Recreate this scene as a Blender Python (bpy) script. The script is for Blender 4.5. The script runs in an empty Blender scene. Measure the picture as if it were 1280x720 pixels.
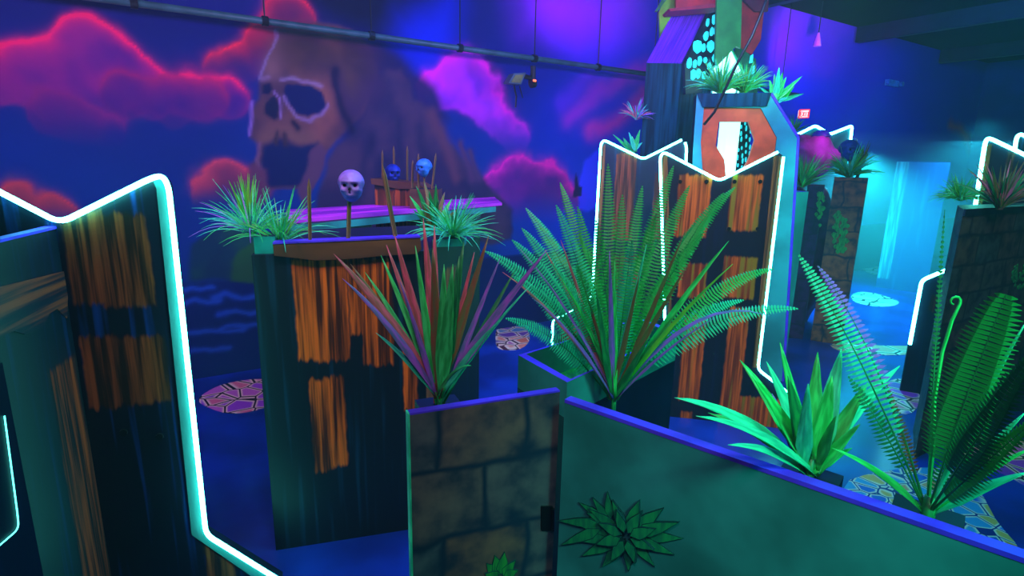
import bpy, bmesh, math, random
import numpy as np
from mathutils import Vector, Matrix
random.seed(7); np.random.seed(7)
C = bpy.context.scene.collection
SC = bpy.context.scene
# ---------------------------------------------------------------- camera
F = 700.0; H = 2.5
TH = math.radians(12.9); RO = math.radians(1.26)
fw = Vector((0, math.cos(TH), -math.sin(TH))); up0 = Vector((0, math.sin(TH), math.cos(TH))); rt0 = Vector((1, 0, 0))
rt = rt0*math.cos(RO)+up0*math.sin(RO); up = -rt0*math.sin(RO)+up0*math.cos(RO)
CAM = Vector((0, 0, H))
cd = bpy.data.cameras.new('camera'); cam = bpy.data.objects.new('camera', cd); C.objects.link(cam)
cd.sensor_width = 36; cd.lens = F/1280*36; cd.clip_start = .05; cd.clip_end = 100
M = Matrix((rt, up, -fw)).transposed().to_4x4(); M.translation = CAM; cam.matrix_world = M
SC.camera = cam
SC.view_settings.view_transform = 'Standard'; SC.view_settings.look = 'None'
SC.view_settings.exposure = 0.0; SC.view_settings.gamma = 1
SC.view_settings.use_curve_mapping = False
# ---------------------------------------------------------------- world, room lamps and added fill lights
w = bpy.data.worlds.new('world'); SC.world = w; w.use_nodes = True
bg = w.node_tree.nodes['Background']; bg.inputs[0].default_value = (.02, .10, .42, 1); bg.inputs[1].default_value = .16

def lamp(name, kind, loc, aim, col, power, size=.6, size_y=None, spot=60, blend=.8):
    ld = bpy.data.lights.new(name, kind); ld.color = col; ld.energy = power
    if kind == 'AREA':
        ld.size = size
        if size_y: ld.shape = 'RECTANGLE'; ld.size_y = size_y
    elif kind == 'SPOT':
        ld.spot_size = math.radians(spot); ld.spot_blend = blend; ld.shadow_soft_size = size
    else: ld.shadow_soft_size = size
    o = bpy.data.objects.new(name, ld); C.objects.link(o); o.location = loc
    d = Vector(aim)-Vector(loc); o.rotation_euler = d.to_track_quat('-Z', 'Y').to_euler()
    return o
LAV = (.55, .40, 1.0)
lamp('mural_wash_lamp', 'AREA', (-2.6, 2.9, 3.7), (-3.2, 6.4, 3.2), LAV, 120, 3, .4)
lamp('mural_wash_lamp', 'AREA', (1.2, 4.9, 3.9), (.6, 8.6, 3.2), (.45, .26, 1.0), 120, 3, .4)
lamp('mural_wash_lamp', 'AREA', (8.0, 9.0, 4.9), (8.5, 13.5, 2.5), (.06, .30, 1.0), 110, 4, .4)
lamp('purple_spot_lamp', 'SPOT', (1.0, 6.9, 3.9), (1.2, 9.0, 5.2), (.60, .03, 1.0), 260, .1, spot=80)
lamp('purple_spot_lamp', 'SPOT', (5.0, 9.6, 4.0), (6.2, 12.6, 5.2), (.6, .02, 1.0), 300, .1, spot=70)
lamp('front_fill', 'SPOT', (.8, .8, 4.9), (1.5, 5.2, 1.6), (1.0, .66, .75), 480, .3, spot=48)  # added fill so the orange boards show, no fixture of its own
lamp('front_fill', 'SPOT', (.0, .8, 4.9), (-1.2, 3.6, 1.4), (1.0, .60, .9), 210, .3, spot=56)  # second added front fill, for the left boards and crate
lamp('cyan_haze_lamp', 'SPOT', (6.0, 10.0, 2.7), (6.1, 9.8, 0), (.02, .80, 1.0), 1300, .2, spot=150, blend=.6)
lamp('cyan_haze_lamp', 'SPOT', (8.4, 10.4, 3.4), (8.2, 10.6, 0), (.02, .70, 1.0), 650, .15, spot=130)
lamp('plant_fill', 'SPOT', (-.2, -.2, 4.0), (.4, 1.8, 1.9), (1.0, .62, .85), 90, .25, spot=50)  # added fill brightening the foreground plants, no visible source
lamp('teal_fill', 'SPOT', (1.4, -.3, 3.6), (1.0, 1.7, 1.2), (.05, .9, .70), 330, .3, spot=52)  # added teal fill for the foreground wall
lamp('teal_fill', 'AREA', (2.6, 2.2, 4.8), (1.2, 3.0, 1.4), (.04, 1.0, .5), 90, 1.0, 1.0)  # added overhead fill that greens the fern leaves
lamp('green_tower_fill', 'SPOT', (2.3, 3.8, 3.6), (2.8, 7.2, 3.9), (.10, 1.0, .45), 330, .2, spot=42)  # added green fill for the tower and its grass
lamp('teal_frame_fill', 'SPOT', (3.1, 5.0, 3.2), (3.45, 6.6, 1.7), (.02, 1.0, .85), 150, .15, spot=58)  # added spot strengthening the LED strip's teal on the portal
lamp('magenta_rock_fill', 'SPOT', (4.4, 7.0, 4.2), (4.85, 9.0, 2.7), (1.0, .05, .9), 260, .1, spot=24)  # added magenta fill to brighten the boulder
lamp('block_fill', 'SPOT', (3.2, 1.6, 4.6), (4.6, 4.7, 1.7), (.75, .70, 1.0), 190, .3, spot=46)  # added soft front fill so the bricks show
lamp('crate_plant_fill', 'SPOT', (-.7, 1.6, 4.5), (-.95, 3.7, 2.1), (.75, 1.0, .72), 130, .2, spot=44, blend=1)  # added fill brightening the grass on the crate
lamp('blue_floor_lamp', 'AREA', (.6, 4.5, 4.9), (.6, 4.8, 0), (.06, .16, 1.0), 200, 3, 3)

# ---------------------------------------------------------------- pixel helpers (1280x720)
def ray(px, py): return fw + rt*((px-640)/F) - up*((py-360)/F)
def at(px, py, Y): r = ray(px, py); return CAM + r*(Y/r.y)
def at_z(px, py, z): r = ray(px, py); return CAM + r*((z-H)/r.z)
class Plane:
    """upright plane through plan points A and B; s runs A to B, z is height; off is towards the camera"""
    def __init__(s, A, B):
        s.A = Vector((A[0], A[1], 0)); d = Vector((B[0]-A[0], B[1]-A[1], 0)); s.L = d.length; s.e = d.normalized()
        s.n = Vector((s.e.y, -s.e.x, 0))
        if s.n.dot(CAM-s.A) < 0: s.n = -s.n
    def hit(s, px, py):
        r = ray(px, py); t = (s.A-CAM).dot(s.n)/r.dot(s.n); p = CAM+r*t
        return ((p-s.A).dot(s.e), p.z)
    def P(s, a, z, off=0): v = s.A + s.e*a + s.n*off; v.z = z; return v
# ---------------------------------------------------------------- object helpers
def link(name, me, mat=None, parent=None):
    o = bpy.data.objects.new(name, me); C.objects.link(o)
    if mat:
        for m in (mat if isinstance(mat, (list, tuple)) else [mat]): me.materials.append(m)
    if parent: o.parent = parent; o.matrix_parent_inverse = parent.matrix_world.inverted() if False else Matrix.Translation(-parent.location)
    return o
def tag(o, label=None, cat=None, group=None, kind=None):
    if label: o['label'] = label
    if cat: o['category'] = cat
    if group: o['group'] = group
    if kind: o['kind'] = kind
    return o
def thing(name, loc, label, cat, group=None):
    o = bpy.data.objects.new(name, None); C.objects.link(o); o.location = loc; o.empty_display_size = .1
    return tag(o, label, cat, group)
class MB:
    def __init__(s): s.v = []; s.f = []; s.m = []; s.uv = []; s.sm = False
    def add(s, vs, fs, mi=0, uv=None):
        b = len(s.v); s.v += [tuple(v) for v in vs]
        for f in fs: s.f.append([b+i for i in f]); s.m.append(mi)
        s.uv += list(uv) if uv is not None else [(v[0], v[2]) for v in vs]
        return s
    def box(s, c, sz, rz=0, mi=0, ex=None, uv=None):
        cx, sx = math.cos(rz), math.sin(rz); vs = []; uvs = []
        for z in (-1, 1):
            for y in (-1, 1):
                for x in (-1, 1):
                    X, Y_, Z = x*sz[0]/2, y*sz[1]/2, z*sz[2]/2
                    vs.append((c[0]+X*cx-Y_*sx, c[1]+X*sx+Y_*cx, c[2]+Z)); uvs.append((X+Y_, Z))
        return s.add(vs, [(0,1,3,2)[::-1], (4,5,7,6), (0,1,5,4), (1,3,7,5), (3,2,6,7), (2,0,4,6)], mi, uvs)
    def prism(s, pl, poly, off0, off1, mi=0, mis=None):
        """poly in plane coords, extruded off0 (front) to off1 (back)"""
        n = len(poly)
        a = sum(poly[i][0]*poly[(i+1) % n][1]-poly[(i+1) % n][0]*poly[i][1] for i in range(n))
        uv = [(p[0], p[1]) for p in poly]*2
        vs = [pl.P(p[0], p[1], off0) for p in poly]+[pl.P(p[0], p[1], off1) for p in poly]
        s.add(vs, [list(range(n)), list(range(2*n-1, n-1, -1))], mi, uv)
        s.add(vs, [(i, i+n, (i+1) % n+n, (i+1) % n) for i in range(n)], mi if mis is None else mis, uv)
        return s
    def ring(s, pl, po, pi_, off0, off1, mi=0, mis=None):
        n = len(po); uv = (list(po)+list(pi_))*2
        vs = [pl.P(*p, off0) for p in po]+[pl.P(*p, off0) for p in pi_]+[pl.P(*p, off1) for p in po]+[pl.P(*p, off1) for p in pi_]
        s.add(vs, [(i, (i+1) % n, (i+1) % n+n, i+n) for i in range(n)]+[(i+2*n, i+3*n, (i+1) % n+3*n, (i+1) % n+2*n) for i in range(n)], mi, uv)
        s.add(vs, [(i, i+2*n, (i+1) % n+2*n, (i+1) % n) for i in range(n)]+[(i+n, (i+1) % n+n, (i+1) % n+3*n, i+3*n) for i in range(n)], mi if mis is None else mis, uv)
        return s
    def tube(s, pts, r, k=8, mi=0, cap=True):
        pts = [Vector(p) for p in pts]; n = len(pts); rs = r if isinstance(r, (list, tuple)) else [r]*n
        u = None; vs = []; uv = []; L = 0
        for i, p in enumerate(pts):
            t = ((pts[min(i+1, n-1)]-p).normalized()+(p-pts[max(i-1, 0)]).normalized())
            if t.length < 1e-6: t = pts[min(i+1, n-1)]-pts[max(i-1, 0)]
            t.normalize()
            if u is None: u = t.orthogonal().normalized()
            u = (u-t*u.dot(t)).normalized(); b = t.cross(u)
            if i: L += (p-pts[i-1]).length
            for j in range(k):
                a = 2*math.pi*j/k; vs.append(p+(u*math.cos(a)+b*math.sin(a))*rs[i]); uv.append((j/k*.1, L))
        fs = [(i*k+j, i*k+(j+1) % k, (i+1)*k+(j+1) % k, (i+1)*k+j) for i in range(n-1) for j in range(k)]
        if cap: fs += [tuple(range(k))[::-1], tuple(range((n-1)*k, n*k))]
        return s.add(vs, fs, mi, uv)
    def build(s, name, mat, parent=None, smooth=False):
        me = bpy.data.meshes.new(name); me.from_pydata(s.v, [], s.f); me.update()
        me.polygons.foreach_set('material_index', s.m)
        ul = me.uv_layers.new(name='UVMap'); li = np.empty(len(me.loops), dtype=np.int32); me.loops.foreach_get('vertex_index', li)
        ul.data.foreach_set('uv', np.array(s.uv, dtype=np.float32)[li].ravel())
        if smooth: me.polygons.foreach_set('use_smooth', [True]*len(me.polygons))
        bm = bmesh.new(); bm.from_mesh(me); bmesh.ops.recalc_face_normals(bm, faces=bm.faces); bm.to_mesh(me); bm.free()
        return link(name, me, mat, parent)
def rounded(poly, idx, r, k=5):
    out = []; n = len(poly)
    for i, p in enumerate(poly):
        if i not in idx: out.append(tuple(p)); continue
        p = Vector(p).to_2d() if len(p) > 2 else Vector(p); a = Vector(poly[i-1]); b = Vector(poly[(i+1) % n])
        da = (a-p).normalized()*min(r, (a-p).length*.45); db = (b-p).normalized()*min(r, (b-p).length*.45)
        for j in range(k+1):
            t = j/k; out.append(tuple((p+da)*(1-t)**2+p*2*t*(1-t)+(p+db)*t*t))
    return out
# ---------------------------------------------------------------- materials
def lin(c): return tuple((x/255/12.92 if x/255 <= .04045 else ((x/255+.055)/1.055)**2.4) for x in c)
class E:
    """tiny expression builder over shader nodes"""
    def __init__(s, nt, sock): s.nt = nt; s.k = sock
    def op(s, o, *a, clamp=False):
        n = s.nt.nodes.new('ShaderNodeMath'); n.operation = o; n.use_clamp = clamp
        for i, x in enumerate((s,)+a):
            if isinstance(x, E): s.nt.links.new(x.k, n.inputs[i])
            else: n.inputs[i].default_value = x
        return E(s.nt, n.outputs[0])
    def __add__(s, o): return s.op('ADD', o)
    def __sub__(s, o): return s.op('SUBTRACT', o)
    def __mul__(s, o): return s.op('MULTIPLY', o)
    def max(s, o): return s.op('MAXIMUM', o)
    def step(s, a, b):
        n = s.nt.nodes.new('ShaderNodeMapRange'); n.interpolation_type = 'SMOOTHSTEP'
        s.nt.links.new(s.k, n.inputs[0]); n.inputs[1].default_value = a; n.inputs[2].default_value = b; return E(s.nt, n.outputs[0])
def base_mat(name, rough=.6, spec=.3):
    m = bpy.data.materials.new(name); m.use_nodes = True; nt = m.node_tree; b = nt.nodes['Principled BSDF']
    b.inputs['Roughness'].default_value = rough; b.inputs['Specular IOR Level'].default_value = spec
    return m, nt, b
def uvxy(nt):
    u = nt.nodes.new('ShaderNodeUVMap'); u.uv_map = 'UVMap'; s = nt.nodes.new('ShaderNodeSeparateXYZ'); nt.links.new(u.outputs[0], s.inputs[0])
    return E(nt, s.outputs[0]), E(nt, s.outputs[1])
def noise(nt, x, y, scale=1, detail=3, z=None, rough=.5):
    c = nt.nodes.new('ShaderNodeCombineXYZ'); nt.links.new(x.k, c.inputs[0]); nt.links.new(y.k, c.inputs[1])
    if z is not None: c.inputs[2].default_value = z
    n = nt.nodes.new('ShaderNodeTexNoise'); n.inputs['Scale'].default_value = scale; n.inputs['Detail'].default_value = detail; n.inputs['Roughness'].default_value = rough
    nt.links.new(c.outputs[0], n.inputs['Vector']); return E(nt, n.outputs[0])
def mix(nt, f, a, b):
    n = nt.nodes.new('ShaderNodeMix'); n.data_type = 'RGBA'
    if isinstance(f, E): nt.links.new(f.k, n.inputs[0])
    else: n.inputs[0].default_value = f
    for i, x in ((6, a), (7, b)):
        if isinstance(x, (tuple, list)): n.inputs[i].default_value = (*x[:3], 1)
        else: nt.links.new(x, n.inputs[i])
    return n.outputs[2]
def plain(name, c, rough=.6, spec=.3, var=.25, scale=6):
    m, nt, b = base_mat(name, rough, spec); c = lin(c)
    tc = nt.nodes.new('ShaderNodeTexCoord'); n = nt.nodes.new('ShaderNodeTexNoise'); n.inputs['Scale'].default_value = scale
    n.inputs['Detail'].default_value = 4; nt.links.new(tc.outputs['Object'], n.inputs['Vector'])
    nt.links.new(mix(nt, E(nt, n.outputs[0]).step(.3, .7), tuple(x*(1-var) for x in c), tuple(min(1, x*(1+var)) for x in c)), b.inputs['Base Color'])
    return m
def emit(name, c, s):
    m, nt, b = base_mat(name); b.inputs['Base Color'].default_value = (*c, 1)
    b.inputs['Emission Color'].default_value = (*c, 1); b.inputs['Emission Strength'].default_value = s; return m
def wood_paint(name, patches, hi=(215, 95, 25), lo=(70, 22, 8), base=(8, 16, 40), streak=(20, 60, 120), sx=26, seed=0, horiz=False, tint=None, amp=.045):
    """dark board with painted orange wood-grain patches; patches = (s0, s1, z0, z1) in plane metres"""
    m, nt, b = base_mat(name, .5, .35); x, y = uvxy(nt)
    if horiz: gx, gy = y, x
    else: gx, gy = x, y
    g = noise(nt, gx*sx, gy*1.1, 1, 3, seed)
    g2 = noise(nt, gx*(sx*2.6), gy*2.0, 1, 2, seed+5)
    grain = (g*.75+g2*.25).step(.41, .64)
    bs = noise(nt, gx*sx*.7, gy*.8, 1, 2, seed+9).step(.52, .75)
    col = mix(nt, bs*.55, lin(base), lin(streak))
    if patches:
        jz = noise(nt, x*38, y*0.6, 1, 1, seed+2)*(2*amp)-amp; js = noise(nt, x*.5, y*9, 1, 2, seed+3)*.03-.015
        mask = None
        for (s0, s1, z0, z1) in patches:
            xs = x+js; ys = y+jz
            k = xs.step(s0-.006, s0+.012)*(xs*-1).step(-s1-.006, -s1+.012)*ys.step(z0-.012, z0+.02)*(ys*-1).step(-z1-.012, -z1+.02)
            mask = k if mask is None else mask.max(k)
        wood = mix(nt, grain, lin(lo), lin(hi))
        if tint: wood = mix(nt, noise(nt, gx*sx*.5, gy*.4, 1, 1, seed+7).step(.56, .66), wood, lin(tint))
        col = mix(nt, mask, col, wood)
    nt.links.new(col, b.inputs['Base Color']); return m
def dull(m):
    m.node_tree.nodes['Principled BSDF'].inputs['Specular IOR Level'].default_value = .08; return m
def brick_paint(name, c1, c2, mortar, bw=.42, bh=.24, seed=0, warp=.03):
    m, nt, b = base_mat(name, .6, .3); x, y = uvxy(nt)
    wx = noise(nt, x*3, y*3, 1, 2, seed)*warp*2; wy = noise(nt, x*3, y*3, 1, 2, seed+4)*warp*2
    c = nt.nodes.new('ShaderNodeCombineXYZ'); nt.links.new((x+wx).k, c.inputs[0]); nt.links.new((y+wy).k, c.inputs[1])
    t = nt.nodes.new('ShaderNodeTexBrick'); nt.links.new(c.outputs[0], t.inputs['Vector']); t.inputs['Scale'].default_value = 1
    t.inputs['Brick Width'].default_value = bw; t.inputs['Row Height'].default_value = bh; t.inputs['Mortar Size'].default_value = .022; t.inputs['Mortar Smooth'].default_value = 1
    t.inputs['Color1'].default_value = (*lin(c1), 1); t.inputs['Color2'].default_value = (*lin(c2), 1); t.inputs['Mortar'].default_value = (*lin(mortar), 1)
    n = noise(nt, x*9, y*9, 1, 4, seed+8).step(.25, .7)
    nt.links.new(mix(nt, n, lin(mortar), t.outputs[0]), b.inputs['Base Color']); return m
def stone_paint(name, cols, edge=(10, 8, 30), scale=9, seed=0):
    m, nt, b = base_mat(name, .55, .3); x, y = uvxy(nt)
    c = nt.nodes.new('ShaderNodeCombineXYZ'); nt.links.new(x.k, c.inputs[0]); nt.links.new(y.k, c.inputs[1]); c.inputs[2].default_value = seed
    v = nt.nodes.new('ShaderNodeTexVoronoi'); v.feature = 'DISTANCE_TO_EDGE'; v.inputs['Scale'].default_value = scale; nt.links.new(c.outputs[0], v.inputs['Vector'])
    v2 = nt.nodes.new('ShaderNodeTexVoronoi'); v2.inputs['Scale'].default_value = scale; nt.links.new(c.outputs[0], v2.inputs['Vector'])
    sp = nt.nodes.new('ShaderNodeSeparateColor'); nt.links.new(v2.outputs['Color'], sp.inputs[0])
    r = nt.nodes.new('ShaderNodeValToRGB'); r.color_ramp.interpolation = 'CONSTANT'
    for i, cc in enumerate(cols):
        e = r.color_ramp.elements[i] if i < 2 else r.color_ramp.elements.new(i/len(cols))
        e.position = i/len(cols); e.color = (*lin(cc), 1)
    nt.links.new(sp.outputs[0], r.inputs[0])
    d = E(nt, v.outputs[0]); hl = mix(nt, d.step(.06, .16), lin((255, 220, 190)), r.outputs[0])
    nt.links.new(mix(nt, d.step(.03, .05), lin(edge), hl), b.inputs['Base Color']); return m
def leaf_mat(name, c1, c2, rough=.45, sc=20):
    m, nt, b = base_mat(name, rough, .45); x, y = uvxy(nt)
    n = noise(nt, x*3, y*.6, sc, 2)
    nt.links.new(mix(nt, n.step(.35, .65), lin(c1), lin(c2)), b.inputs['Base Color'])
    b.inputs['Transmission Weight'].default_value = 0
    return m
LEDC = (.10, 1.0, .80)
M_LED = emit('led_teal', LEDC, 24)
M_LEDF = emit('led_teal_far', (.10, 1.0, .95), 26)
M_WHITE = emit('lantern_glow', (.40, 1.0, .85), 2.2)
M_EDGE = wood_paint('trim_wood', [(-99, 99, -99, 99)], hi=(150, 85, 45), lo=(60, 30, 20), sx=60, seed=3)
M_RIM = plain('violet_edge_paint', (95, 50, 235), .5)
M_DARK = plain('dark_navy_paint', (12, 20, 48), .5)
M_BLACK = plain('black_metal', (14, 14, 20), .4)
M_TEALP = plain('teal_wall_paint', (50, 138, 132), .55, var=.4, scale=2.5)
M_CAP = wood_paint('brown_cap_wood', [(-99, 99, -99, 99)], hi=(130, 75, 50), lo=(90, 50, 38), sx=5, horiz=True, seed=12)
M_G = leaf_mat('leaf_green', (35, 170, 70), (60, 225, 110))
M_GD = leaf_mat('leaf_dark_green', (18, 105, 60), (35, 150, 75))
M_GY = leaf_mat('leaf_yellow_green', (120, 190, 50), (60, 170, 60))
M_GT = leaf_mat('leaf_teal', (40, 190, 140), (70, 235, 175))
M_P = leaf_mat('leaf_pink', (220, 90, 120), (150, 90, 80))
M_V = leaf_mat('leaf_violet', (170, 90, 210), (90, 110, 160))
M_B = leaf_mat('leaf_brown', (130, 80, 50), (90, 110, 60))
M_PICK = wood_paint('picket_wood', [(-99, 99, -99, 99)], hi=(165, 120, 75), lo=(90, 60, 40), sx=80, seed=21)
# ================================================================ ROOM
_v = ray(1757, 233); wd = Vector((_v.x, _v.y, 0)).normalized()
w0 = at_z(280, 468, 0); wA = w0-wd*6; wB = w0+wd*19.5
WALL = Plane(wA, wB); WZ = 5.4
# --- numpy painter working in wall metres (u along the wall, v height)
def hashn(i, j, s): 
    h = np.sin(i*127.1+j*311.7+s*74.7)*43758.5453; return h-np.floor(h)
def vnoise(x, y, s=0):
    i, j = np.floor(x), np.floor(y); f, g = x-i, y-j; f = f*f*(3-2*f); g = g*g*(3-2*g)
    return (hashn(i, j, s)*(1-f)+hashn(i+1, j, s)*f)*(1-g)+(hashn(i, j+1, s)*(1-f)+hashn(i+1, j+1, s)*f)*g
def fbm(x, y, s=0, o=4):
    r = 0; a = .5
    for k in range(o): r = r+a*vnoise(x*2**k, y*2**k, s+k); a *= .5
    return r/(1-.5**o)
def sst(x, a, b): t = np.clip((x-a)/(b-a), 0, 1); return t*t*(3-2*t)
NU, NV = 1060, 225
UU, VV = np.meshgrid(np.linspace(0, WALL.L, NU), np.linspace(0, WZ, NV), indexing='ij'); U = UU.ravel(); V = VV.ravel()
_jit = .02
wU = U+(fbm(U*3, V*3, 1)-.5)*.14; wV = V+(fbm(U*3, V*3, 8)-.5)*.14
def W(px, py): return WALL.hit(px, py)
col = np.zeros((U.size, 3)); 
def L3(c): return np.array(lin(c))
def blend(mask, c):
    global col
    col = col*(1-mask[:, None])+np.asarray(c)*mask[:, None]
def sdf(poly, u=None, v=None):
    u = wU if u is None else u; v = wV if v is None else v
    pts = [W(*p) for p in poly]; n = len(pts); d = np.full(U.size, 1e9); ins = np.zeros(U.size, bool)
    for i in range(n):
        ax, ay = pts[i]; bx, by = pts[(i+1) % n]; ex, ey = bx-ax, by-ay
        t = np.clip(((u-ax)*ex+(v-ay)*ey)/(ex*ex+ey*ey+1e-12), 0, 1)
        d = np.minimum(d, np.hypot(u-ax-t*ex, v-ay-t*ey))
        c = ((ay > v) != (by > v)) & (u < (bx-ax)*(v-ay)/(by-ay+1e-12)+ax); ins ^= c
    return np.where(ins, d, -d)
def stroke(pts, wdt, c, soft=1.0, a=1.0):
    pts = [W(*p) for p in pts]; d = np.full(U.size, 1e9)
    for (ax, ay), (bx, by) in zip(pts, pts[1:]):
        ex, ey = bx-ax, by-ay; t = np.clip(((wU-ax)*ex+(wV-ay)*ey)/(ex*ex+ey*ey+1e-12), 0, 1)
        d = np.minimum(d, np.hypot(wU-ax-t*ex, wV-ay-t*ey))
    blend(np.exp(-(d/wdt)**2)*a, L3(c))
def fill(poly, c, soft=.03, a=1.0, c2=None, n=0):
    m = sst(sdf(poly), -soft, soft)*a
    cc = L3(c)
    if c2 is not None:
        t = sst(fbm(U*2.5, V*2.5, n+30), .3, .7)[:, None]; cc = L3(c)*(1-t)+L3(c2)*t
    blend(m, cc)
def cloud(circs, rim, body, deep, fade0, fade1, amp=9, rimw=7, rimlow=.25, seed=0, alpha=1):
    """circs: (px, py, r) lobes; rim light on the upper outline, fading body below"""
    D = np.full(U.size, -1e9); UPN = np.zeros(U.size); S_ = np.zeros(U.size); kk = 9.0
    nz = (fbm(U*3.4, V*3.4, seed)-.5)*amp*2.4
    for (cx, cy, r) in circs:
        a = W(cx-r, cy); b = W(cx+r, cy); cu = W(cx, cy); ru = abs(b[0]-a[0])/2; rv = abs(W(cx, cy-r)[1]-W(cx, cy+r)[1])/2
        q = np.hypot((U-cu[0])/ru, (V-cu[1])/rv); d = (1-q)*r; wt = np.exp(np.clip(d/kk, -30, 12)); S_ += wt
        UPN += wt*(V-cu[1])/rv/np.maximum(q, .05)*.8
    D = kk*np.log(S_+1e-14)-2+nz; UPN = UPN/(S_+1e-14)
    z0 = W(circs[0][0], fade0)[1]; z1 = W(circs[0][0], fade1)[1]
    fd = sst(V, z1, z0)
    upw = rimlow+(1-rimlow)*sst(UPN, -.2, .7)
    ins = sst(D, -3, 4)*fd*alpha
    t = sst(fbm(U*1.6, V*1.6, seed+3), .35, .68)[:, None]
    blend(ins, L3(body)*t+L3(deep)*(1-t))
    glow = np.where(D < 2, np.exp((D-2)/3.5), np.exp(-(D-2)/rimw)*(.75+.5*fbm(U*5, V*5, seed+6)))*upw*fd*alpha
    blend(np.clip(glow, 0, 1), L3(rim))
# sky ground colour
n1 = fbm(U*.5, V*.7, 2)[:, None]; t = sst(V, 1.2, 4.6)[:, None]
col[:] = (L3((0, 62, 125))*(1-t)+L3((14, 14, 110))*t)*(.7+.6*n1)
uR0, uR1 = W(560, 100)[0], W(800, 100)[0]
tr = sst(U, uR0, uR1)[:, None]; col = col*(1-tr)+(L3((10, 70, 190))*(1-t)+L3((45, 25, 190))*t)*tr*(.8+.4*n1)
fill([(345, -20), (560, -30), (510, 30), (470, 50), (420, 30)], (8, 6, 40), .25, .85)  # ceiling beam shadow painted dark into the wall colour
fill([(500, 20), (580, -20), (560, 120), (520, 160), (500, 120)], (15, 45, 200), .3, .75)  # lighter blue shaft beside the beam shadow, also in the paint
CR = (255, 35, 100); CB = (145, 32, 118); CD = (70, 20, 118)
cloud([(365, 28, 34), (335, 60, 30), (300, 82, 26), (268, 88, 18)], (240, 50, 80), (150, 40, 80), (95, 35, 90), 60, 120, seed=3)
cloud([(112, 62, 44), (45, 92, 46), (158, 88, 38), (-10, 95, 36), (188, 118, 38), (100, 120, 62), (240, 118, 34), (285, 120, 28)], CR, CB, CD, 95, 172, seed=1)
cloud([(155, 118, 34), (215, 130, 34), (260, 128, 28)], (190, 35, 95), (120, 35, 105), (60, 25, 110), 120, 175, seed=5, alpha=.6)
cloud([(60, 140, 34), (100, 155, 30), (140, 165, 25)], (150, 40, 110), (95, 30, 110), (45, 30, 115), 140, 190, seed=6, alpha=.6)
cloud([(288, 232, 30), (255, 246, 24), (320, 235, 20)], (215, 80, 95), (170, 70, 90), (120, 55, 85), 225, 262, seed=9, alpha=.9)
cloud([(20, 250, 26), (60, 268, 20), (85, 270, 18)], (205, 80, 90), (150, 70, 90), (90, 50, 90), 250, 290, seed=10)
cloud([(585, 97, 36), (547, 117, 24), (606, 128, 24), (622, 150, 20), (645, 172, 18)], (255, 40, 190), (190, 50, 200), (120, 30, 170), 120, 195, seed=12, rimw=8)
cloud([(645, 222, 24), (618, 236, 22), (690, 222, 18), (665, 250, 40), (712, 250, 22)], (235, 30, 160), (130, 20, 130), (85, 20, 120), 235, 285, seed=14)
stroke([(712, 148), (745, 118), (785, 98), (808, 90)], .16, (205, 40, 190), a=.6)
stroke([(738, 165), (770, 152), (808, 120)], .14, (225, 40, 170), a=.8)
stroke([(700, 130), (740, 92)], .12, (120, 40, 200), a=.6)
fill([(640, -20), (700, -30), (800, -20), (800, 30), (760, 50), (700, 48), (650, 40)], (150, 35, 215), .5, .7)  # purple light on the wall put into the paint, next two fills too
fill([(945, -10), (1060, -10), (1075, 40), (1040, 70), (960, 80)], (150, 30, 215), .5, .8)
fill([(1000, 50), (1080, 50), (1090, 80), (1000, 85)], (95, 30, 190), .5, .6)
# skull mountain
RK = (86, 60, 88); RD = (36, 32, 78)
fill([(425, 45), (470, 55), (500, 75), (545, 110), (560, 150), (520, 200), (430, 200), (415, 120)], (52, 34, 84), .1, .95, (28, 26, 84))
fill([(395, 260), (405, 205), (418, 182), (440, 168), (458, 140), (466, 104), (482, 90), (500, 89), (512, 102), (516, 125), (540, 140), (556, 175), (590, 205), (640, 262), (640, 300), (380, 330)], RK, .05, 1, (60, 44, 84))
for s in ([(462, 170), (448, 240)], [(500, 150), (505, 240)], [(480, 200), (470, 260)], [(525, 160), (540, 230)], [(556, 190), (600, 260)]): stroke(s, .07, RD, a=.6)
stroke([(541, 146), (556, 178), (572, 222)], .09, (105, 65, 85)); stroke([(576, 180), (586, 205), (592, 225)], .06, (95, 60, 95)); stroke([(590, 190), (600, 225)], .05, (90, 60, 95))
fill([(345, 38), (358, 31), (400, 27), (438, 36), (462, 58), (470, 95), (455, 140), (428, 168), (400, 196), (372, 235), (325, 232), (314, 205), (322, 178), (309, 168), (311, 140), (320, 128), (322, 98), (331, 70)], (126, 82, 80), .035, 1, (88, 58, 76), 4)
fill([(432, 40), (470, 60), (480, 110), (452, 150), (430, 160), (418, 120), (420, 85)], (74, 48, 84), .12, .9)
fill([(365, 35), (410, 30), (450, 50), (462, 90), (440, 120), (425, 95), (400, 88), (360, 85)], (104, 74, 66), .14, .7, (74, 52, 64), 6)
stroke([(408, 120), (412, 150), (395, 165)], .12, (160, 96, 84), a=.5)
stroke([(345, 60), (338, 85)], .12, (150, 108, 104), a=.6)
stroke([(330, 172), (360, 168), (385, 172)], .10, (128, 92, 84), a=.6)
stroke([(380, 50), (352, 60)], .16, (66, 48, 56), a=.6)
stroke([(420, 90), (424, 130), (440, 165)], .05, (30, 22, 66), a=.9)
fill([(358, 103), (372, 100), (390, 106), (404, 118), (407, 132), (400, 143), (386, 148), (371, 143), (361, 130), (357, 115)], (14, 22, 84), .022)
fill([(326, 101), (338, 101), (339, 109), (331, 118), (325, 114)], (18, 20, 70), .02)
fill([(338, 121), (344, 120), (349, 131), (348, 150), (340, 152), (329, 146), (331, 133)], (24, 26, 66), .022)
fill([(326, 180), (350, 172), (376, 180), (396, 176), (386, 205), (376, 232), (330, 232), (322, 205)], (14, 30, 84), .05)
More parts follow.
